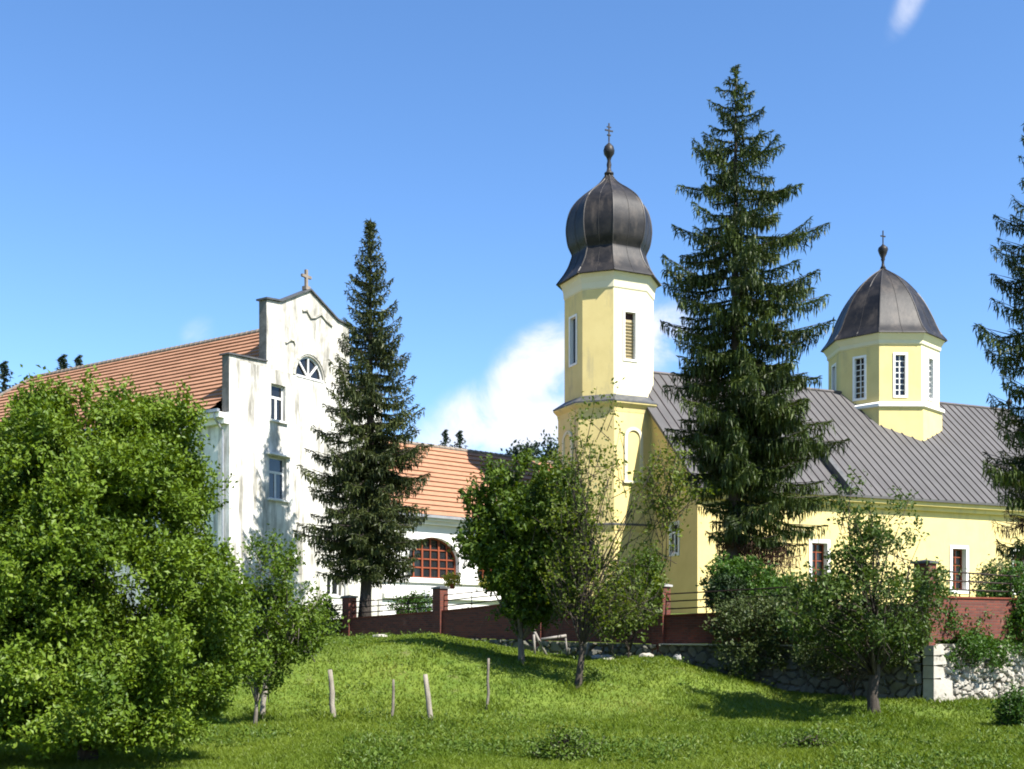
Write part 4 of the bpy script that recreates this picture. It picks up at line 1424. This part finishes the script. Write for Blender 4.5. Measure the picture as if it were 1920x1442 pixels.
# ------------------------------------------------------------------ spruces
def spruce(name, label, base, Y, axis_px, rows, mats, seed, whorl=.62, nb=6, trunk_r=.3, hang=.5, top_up=.45, low_down=-.35, dens=1.0, curl=.12, crown_base=None, group=None, full=0.0, rl=(.58, 1.10), simple=False, card=(.068, .32), dead=None):
    """rows: (photo row, left reach, right reach) in photo px about axis_px at distance Y"""
    r_ = np.random.default_rng(seed)
    s = Y / 2204
    base = np.asarray(base, float)
    rows = np.array(rows, float)
    zs = (1200 - rows[:, 0]) * s
    Lx, Rx = rows[:, 1] * s, rows[:, 2] * s
    ztop, zbot = zs[0], zs[-1]
    ax = (axis_px - 960) * s
    root = thing(name, label, 'tree', base, group)
    mb = MB()
    n = 10
    pts = [V(base[0] + (ax - base[0]) * min(1, 3 * k / n), Y, lerp(base[2] - .3, ztop, k / n)) for k in range(n + 1)]
    mb.tube(pts, [max(.015, trunk_r * (1.25 if k == 0 else 1) * (1 - k / n) ** .85) for k in range(n + 1)], 8)
    C, Dv, Nv, Lv, Wv, VR = [], [], [], [], [], []
    order = np.argsort(zs)
    z = ztop - .15
    H = ztop - zbot
    DC, DD, DN, DL_, DW_, DVR = [], [], [], [], [], []
    while z > zbot:
        f = (ztop - z) / H
        lowf = full * max(0, min(1, (f - .38) / .25))
        nbr = max(3, int(nb * (.6 + .5 * f + .45 * lowf) + r_.random()))
        a0 = r_.uniform(0, 2 * math.pi)
        for k in range(nbr):
            azm = a0 + 2 * math.pi * k / nbr + r_.normal(0, .22)
            zz = z + r_.uniform(-.5, .5) * whorl * .6
            l_ = np.interp(zz, zs[order], Lx[order])
            rr = np.interp(zz, zs[order], Rx[order])
            c_ = math.cos(azm)
            Lb = (rr if c_ > 0 else l_) * abs(c_) + .5 * (l_ + rr) * (1 - abs(c_))
            Lb = Lb * r_.uniform(*rl) + .05
            if r_.random() < .06:
                Lb *= .5
            out = V(c_, math.sin(azm), 0)
            sl = lerp(top_up, low_down, min(1, f * 1.25)) + r_.normal(0, .10)
            nn = max(3, int(Lb / .13 * dens))
            t = np.linspace(.06, 1, nn)
            hgt = sl * Lb * t - .10 * Lb * np.sin(t * math.pi) + curl * Lb * np.maximum(0, t - .55) ** 2 * 3
            P = V(ax, Y, zz) + out * (t * Lb)[:, None] + np.stack([0 * t, 0 * t, hgt], 1)
            sd = V(-out[1], out[0], 0)
            P = P + sd * (r_.normal(0, .05) * Lb * t ** 2)[:, None]
            mb.tube([P[0] - out * t[0] * Lb * .9, P[len(P) // 2], P[-1]], [.012 + .012 * Lb, .008 + .006 * Lb, .006], 4)
            isdead = dead is not None and f > dead
            tgt = (DC, DD, DN, DL_, DW_, DVR) if isdead and r_.random() < .75 else (C, Dv, Nv, Lv, Wv, VR)
            bv = r_.random()
            tw = (.16 + .34 * Lb * (1 - t) ** .8 * np.minimum(1, t * 3)) * r_.uniform(.7, 1.2, nn)
            tw = np.minimum(tw, .95)
            for side in (-1, 1):
                td = norm(out * .75 + sd * side * .8 + V(0, 0, -.12) + r_.normal(0, .16, (nn, 3)))
                m_ = np.maximum(1, np.round(tw / (card[1] * .62))).astype(int)
                rep = np.repeat(np.arange(nn), m_)
                loc = np.concatenate([(np.arange(q) + .5) / q for q in m_])
                c = P[rep] + td[rep] * (tw[rep] * loc)[:, None] + np.stack([0 * loc, 0 * loc, -.12 * tw[rep] * loc ** 2], 1)
                tgt[0].append(c)
                tgt[1].append(norm(td[rep] + r_.normal(0, .25, c.shape)))
                tgt[2].append(norm(V(0, 0, 1) + r_.normal(0, .45, c.shape)))
                tgt[3].append(card[1] * r_.uniform(.7, 1.25, len(c)))
                tgt[4].append(card[0] * r_.uniform(.7, 1.4, len(c)))
                tgt[5].append(np.clip(bv * .5 + r_.random(len(c)) * .5, 0, 1))
                # hanging twiglets
                hk = r_.random(len(c)) < .75
                hl = hang * (1 + .5 * lowf) * r_.uniform(.35, 1.1, hk.sum()) * (.5 + .5 * min(1, Lb / 3))
                hd = norm(np.stack([r_.normal(0, .16, hk.sum()), r_.normal(0, .16, hk.sum()), -np.ones(hk.sum())], 1))
                tgt[0].append(c[hk] + hd * (hl * .5)[:, None])
                tgt[1].append(hd)
                tgt[2].append(norm(r_.normal(0, 1, (hk.sum(), 3)) * [1, 1, .2]))
                tgt[3].append(hl)
                tgt[4].append(card[0] * r_.uniform(.7, 1.3, hk.sum()))
                tgt[5].append(np.clip(bv * .5 + r_.random(hk.sum()) * .5, 0, 1))
            # needles along the branch itself
            c = P + r_.normal(0, .03, P.shape)
            tgt[0].append(c)
            tgt[1].append(norm(np.gradient(P, axis=0) + r_.normal(0, .02, P.shape)))
            tgt[2].append(norm(V(0, 0, 1) + r_.normal(0, .5, c.shape)))
            tgt[3].append(np.full(nn, .30))
            tgt[4].append(np.full(nn, card[0] * 1.2))
            tgt[5].append(np.full(nn, bv))
        z -= whorl * (.55 + .55 * min(1, f * 2.0)) * (1 - .55 * lowf) * r_.uniform(.8, 1.2)
    # leader
    tp = V(ax, Y, ztop) + np.stack([r_.normal(0, .04, 26), r_.normal(0, .04, 26), -r_.random(26) * .9], 1)
    C.append(tp)
    Dv.append(norm(V(0, 0, 1) + r_.normal(0, .35, tp.shape)))
    Nv.append(norm(r_.normal(0, 1, tp.shape)))
    Lv.append(np.full(26, .34))
    Wv.append(np.full(26, .09))
    VR.append(r_.random(26))
    mb.build('trunk', [mats[0]], root, True)
    cat_ = lambda x: np.concatenate(x)
    q = leaf_quads(cat_(C), cat_(Dv), cat_(Nv), cat_(Lv), cat_(Wv), r_)
    quads_obj('crown', q, [mats[1]], root, cat_(VR))
    if DC:
        q = leaf_quads(cat_(DC), cat_(DD), cat_(DN), cat_(DL_), cat_(DW_) * .55, r_)
        quads_obj('dead_twigs', q, [mats[2]], root, cat_(DVR))
    return root


YM1 = 54.0
spruce('spruce_tree', 'very tall spruce with drooping branches between tower and cupola', on_ground(1374, YM1), YM1, 1379,
       [(128, 4, 4), (160, 20, 18), (183, 46, 44), (228, 38, 60), (270, 72, 76), (298, 96, 88), (329, 108, 102), (367, 106, 126), (412, 110, 122), (440, 128, 160), (470, 144, 150), (509, 140, 184), (568, 136, 195), (640, 136, 182), (700, 128, 186), (790, 118, 188), (880, 95, 182), (950, 56, 160), (1010, 42, 130), (1055, 34, 100)],
       (M['bark_spruce'], M['needle'], M['dead_twig']), 31, whorl=.80, nb=7, trunk_r=.36, hang=.55, dens=1.5, dead=.93, top_up=.18, low_down=-.22, curl=.05, full=.5, rl=(.66, 1.08))
YM2 = 53.8
spruce('dense_spruce', 'dense dark spruce standing before the white gabled facade', on_ground(682, YM2), YM2, 694,
       [(414, 3, 4), (440, 8, 9), (500, 22, 24), (540, 42, 36), (600, 46, 50), (660, 68, 72), (720, 88, 86), (780, 106, 102), (830, 116, 110), (890, 126, 108), (940, 134, 110), (990, 128, 104), (1030, 116, 96), (1062, 100, 80)],
       (M['bark_spruce'], M['needle_l']), 32, whorl=.46, nb=9, trunk_r=.30, hang=.42, rl=(.74, 1.06), top_up=.75, low_down=-.42, dens=1.4, curl=.18)
YM3 = 50.0
spruce('edge_spruce', 'tall spruce cut off by the right edge of the photo', on_ground(1985, YM3), YM3, 1985,
       [(120, 4, 4), (200, 40, 40), (280, 72, 70), (340, 100, 95), (400, 118, 115), (520, 142, 140), (600, 152, 150), (680, 160, 160), (760, 150, 165), (850, 152, 170), (920, 132, 170), (990, 118, 165), (1030, 110, 160)],
       (M['bark_spruce'], M['needle'], M['dead_twig']), 33, whorl=.70, nb=7, trunk_r=.34, hang=.62, dens=1.4, curl=.25, top_up=.25, low_down=-.25, dead=.90)

# far spruces on the hill: one built, the rest copied
YF = 150.0
far0 = spruce('far_spruce', 'distant dark spruce, the larger at the left edge of the photo', V(*at(8, 1200, YF)[:2], gz(at(8, 0, YF)[0], YF)), YF, 8,
              [(680, 2, 2), (720, 18, 18), (760, 28, 28), (800, 36, 36), (860, 44, 44)], (M['bark_spruce'], M['needle_far']), 40, whorl=.8, nb=6, trunk_r=.25, hang=.7, dens=.45, card=(.28, .85), group='distant spruces on the hill behind the roofs')
f0loc = np.array(far0.location)
f0top = at(8, 680, YF)[2]
for px, row, w, lab in ((-22, 700, 1.1, 'distant spruce half outside the left edge of the photo'), (50, 706, .6, 'thin distant spruce just right of the large edge one'), (118, 668, .95, 'distant spruce above the tiled ridge, left of a close pair'), (148, 669, .8, 'distant spruce above the tiled ridge, right of a close pair'),
                        (835, 808, .75, 'distant spruce over the low wing ridge, left of two'), (862, 810, .85, 'distant spruce over the low wing ridge, right of two')):
    o = far0.copy()
    COL.objects.link(o)
    o['label'] = lab
    g = at(px, row, YF)
    zg = gz(g[0], YF)
    k = (g[2] - zg) / (f0top - f0loc[2])
    o.location = (g[0], YF, zg)
    o.scale = (k * w, k * w, k)
    for ch in far0.children:
        c = ch.copy()
        COL.objects.link(c)
        c.parent = o
bt = broadleaf('far_tree', 'far thin bare topped tree between low wing and tower', 'tree', V(at(1028, 0, 105.)[0], 105., gz(at(1028, 0, 105.)[0], 105.)),
               [blob(1028, 848, 105., 12, 28), blob(1000, 862, 105., 30, 14), blob(975, 858, 105., 22, 10), blob(1045, 865, 105, 20, 14)], (M['bark'], M['needle_far']), 120, 14, .38, (11., .16, .05), 44, limbs=20, slen=(.5, 1.2), lat=.25, limb_r=.05)

# ------------------------------------------------------------------ stakes, trestle, stones
STK_ROWS = ((492, 1346), (622, 1350), (806, 1356), (737, 1350), (916, 1330))
STK = [(492, 1262, 1346, 32.6, 'leaning weathered stake close to the big bush tree', .10), (622, 1262, 1350, 32.4, 'tallest pale weathered stake in the open grass', -.07), (806, 1270, 1356, 32.0, 'weathered stake leaning left at the edge of the tree shadow', -.13),
       (737, 1280, 1350, 33.2, 'thin grey stake half lost in the grass between two pale stakes', .02), (916, 1240, 1330, 34.5, 'grey stake standing in the shadow of the thin tree', .02)]
for i, (px, r0_, r1_, Y, lab, ln_) in enumerate(STK):
    Y = foot_at(px, r1_, 26)
    b = on_ground(px + (4 if ln_ < 0 else -2), Y)
    h = (r1_ - r0_) / 2204 * Y + .08
    r_ = np.random.default_rng(60 + i)
    rad = .075 if i < 3 else .04
    mb = MB()
    pts = [b + V(ln_ * h * t + r_.normal(0, .012), r_.normal(0, .012), -.2 + (h + .2) * t) for t in (0, .2, .4, .6, .8, 1)]
    mb.tube(pts, [rad * k for k in (1.1, 1.05, 1, .98, .92, .78)], 7)
    o = obj_from('wooden_stake', np.array(mb.v) - b, mb.f, [M['stake'] if i < 3 else M['bark_pale']], None, None, mb.var, True)  # thin stakes take darker wood; the shadow on the last is put into colour
    o.location = b
    tag(o, lab, 'stake', 'wooden stakes in the meadow')

YTR = 42.0
b = on_ground(1030, YTR)
tr = thing('wooden_trestle', 'pale bare wood trestle leaning by the shaded brick wall', 'trestle', b)
for nm, p, q, r0_ in (('leg', (998, 1176), (1026, 1232), .055), ('leg', (1001, 1190), (1003, 1235), .045), ('rail', (1014, 1199), (1062, 1192), .055), ('leg', (1104, 1205), (1100, 1234), .055), ('leg', (1060, 1192), (1064, 1236), .035)):
    mb = MB()
    mb.tube([at(p[0], p[1], YTR), at(q[0], q[1], YTR + (.25 if nm == 'leg' else 0))], [r0_ * .9, r0_], 7)
    mb.build(nm, [M['pale_wood']], tr, True)
for i, (px, Y, w, h, lab) in enumerate(((1270, 40.0, .34, .20, 'white squarish stone on the grass below the brick pier'), (1212, 40.8, .62, .14, 'flat pale stone in the grass just left of the white one'), (1132, 40.5, .75, .13, 'long flat pale stone in the grass right of the thin tree'), (1140, 39.4, .5, .10, 'small flat stone nearest the thin tree foot'),
                                        (1700, 34.4, .34, .2, 'pale stone lying at the foot of the stone wall corner'), (1770, 34.0, .3, .16, 'small pale stone at the foot of the sunlit wall'), (712, 47.5, .9, .12, 'brownish flat stone in the grass under the first panel'), (1232, 41.4, .5, .16, 'dark stone at the foot of the fourth pier'))):
    b = on_ground(px, Y)
    r_ = np.random.default_rng(80 + i)
    mb = MB()
    rs = []
    for k, (s_, z) in enumerate(((.8, -.06), (1., .25 * h), (.95, .7 * h), (.6, h))):
        rs.append([(w / 2 * s_ * math.cos(2 * math.pi * j / 9) * (1 + .18 * math.sin(j * 2.3 + i)), w / 2.6 * s_ * math.sin(2 * math.pi * j / 9) * (1 + .15 * math.cos(j * 1.7 + i)), z + .02 * math.sin(j * 3 + k)) for j in range(9)])
    mb.rings(rs)
    o = obj_from('stone', mb.v, mb.f, [M['concrete'] if i in (0,) else M['stone']], None, mb.m, [.15] * len(mb.f))
    o.location = b + V(0, 0, .02)
    o.rotation_euler = (0, 0, r_.uniform(0, 3))
    tag(o, lab, 'stone', 'stones on the meadow')

# ------------------------------------------------------------------ grass and weeds
TUFTS = [on_ground(px, foot_at(px, r, 26)) for px, r in STK_ROWS] + [on_ground(px, Y) for px, Y in ((1640, 31.5), (1083, YT), (978, YM), (478, 29.0), (1745, 33.6), (1800, 34.4), (1850, 35))]
def grass(n, seed, ymin, ymax, hmul, w, name, label, m, clump=None, keep=None):
    r_ = np.random.default_rng(seed)
    y = np.where(r_.random(n) < .5, 1 / (1 / ymin + (1 / ymax - 1 / ymin) * r_.random(n)), ymin + (ymax - ymin) * r_.random(n))   # denser near the viewer
    x = (r_.random(n) * 2 - 1) * y * .47
    yw = np.interp(x, WX, WY)
    k = (y < yw - .45)
    x, y = x[k], y[k]
    nz_ = vnoise(x, y, 1.3, 5) + .6 * vnoise(x, y, .45, 6)
    if clump is not None:
        kk = nz_ > clump
        x, y, nz_ = x[kk], y[kk], nz_[kk]
    z = ground(x, y)
    h = hmul * (.10 + .16 * r_.random(len(x)) + .22 * np.clip(nz_ + .1, 0, .6))
    ang = r_.uniform(0, 2 * math.pi, len(x))
    ww = w * r_.uniform(.6, 1.4, len(x)) * (y / 26)
    for q in TUFTS:
        h = h * (1 + 1.3 * np.exp(-((x - q[0]) ** 2 + (y - q[1]) ** 2) / .35))
    lean = r_.normal(0, .45, (len(x), 2)) * h[:, None] + np.array([-.08, 0]) * h[:, None]
    b = np.stack([x, y, z - .02], 1)
    sd = np.stack([np.cos(ang) * ww, np.sin(ang) * ww, 0 * ww], 1)
    md = b + np.stack([lean[:, 0] * .4, lean[:, 1] * .4, h * .6], 1)
    tp = b + np.stack([lean[:, 0], lean[:, 1], h], 1)
    Vv = np.stack([b - sd, b + sd, md + sd * .75, tp, md - sd * .75], 1).reshape(-1, 3)
    f = np.arange(len(Vv)).reshape(-1, 5)
    var = np.clip(.45 + nz_ * -.35 + .75 * vnoise(x, y, 3.3, 21) + .5 * vnoise(x, y, 1.2, 22) + r_.normal(0, .11, len(x)), 0, 1)
    o = obj_from(name, Vv, f, [m], None, None, var)
    tag(o, label, None, None, 'stuff')
    return o


grass(400000, 90, 16.5, 54, .44, .012, 'grass', 'sunlit green meadow grass', M['blade'])


def weeds(n, seed):
    r_ = np.random.default_rng(seed)
    y = 1 / (1 / 18 + (1 / 54 - 1 / 18) * r_.random(n))
    x = (r_.random(n) * 2 - 1) * y * .46
    yw = np.interp(x, WX, WY)
    nz_ = vnoise(x, y, 2.2, 15)
    k = (y < yw - .7) & (nz_ > .08)
    x, y = x[k], y[k]
    p = np.stack([x, y, ground(x, y)], 1)
    rp = np.repeat(p, 14, 0)
    d = norm(r_.normal(0, 1, rp.shape) * [1, 1, .3] + V(0, 0, .8))
    hh = r_.uniform(.05, .34, len(rp))
    c = rp + d * hh[:, None] * [1, 1, 1.0]
    q = leaf_quads(c, norm(d + r_.normal(0, .5, d.shape)), norm(V(0, 0, 1) + r_.normal(0, .6, d.shape)), .10 * r_.uniform(.6, 1.3, len(c)), .045 * r_.uniform(.6, 1.3, len(c)), r_)
    o = quads_obj('weeds', q, [M['weed']], None, r_.random(len(c)))
    tag(o, 'darker leafy weeds scattered in the meadow', None, None, 'stuff')


weeds(4200, 95)
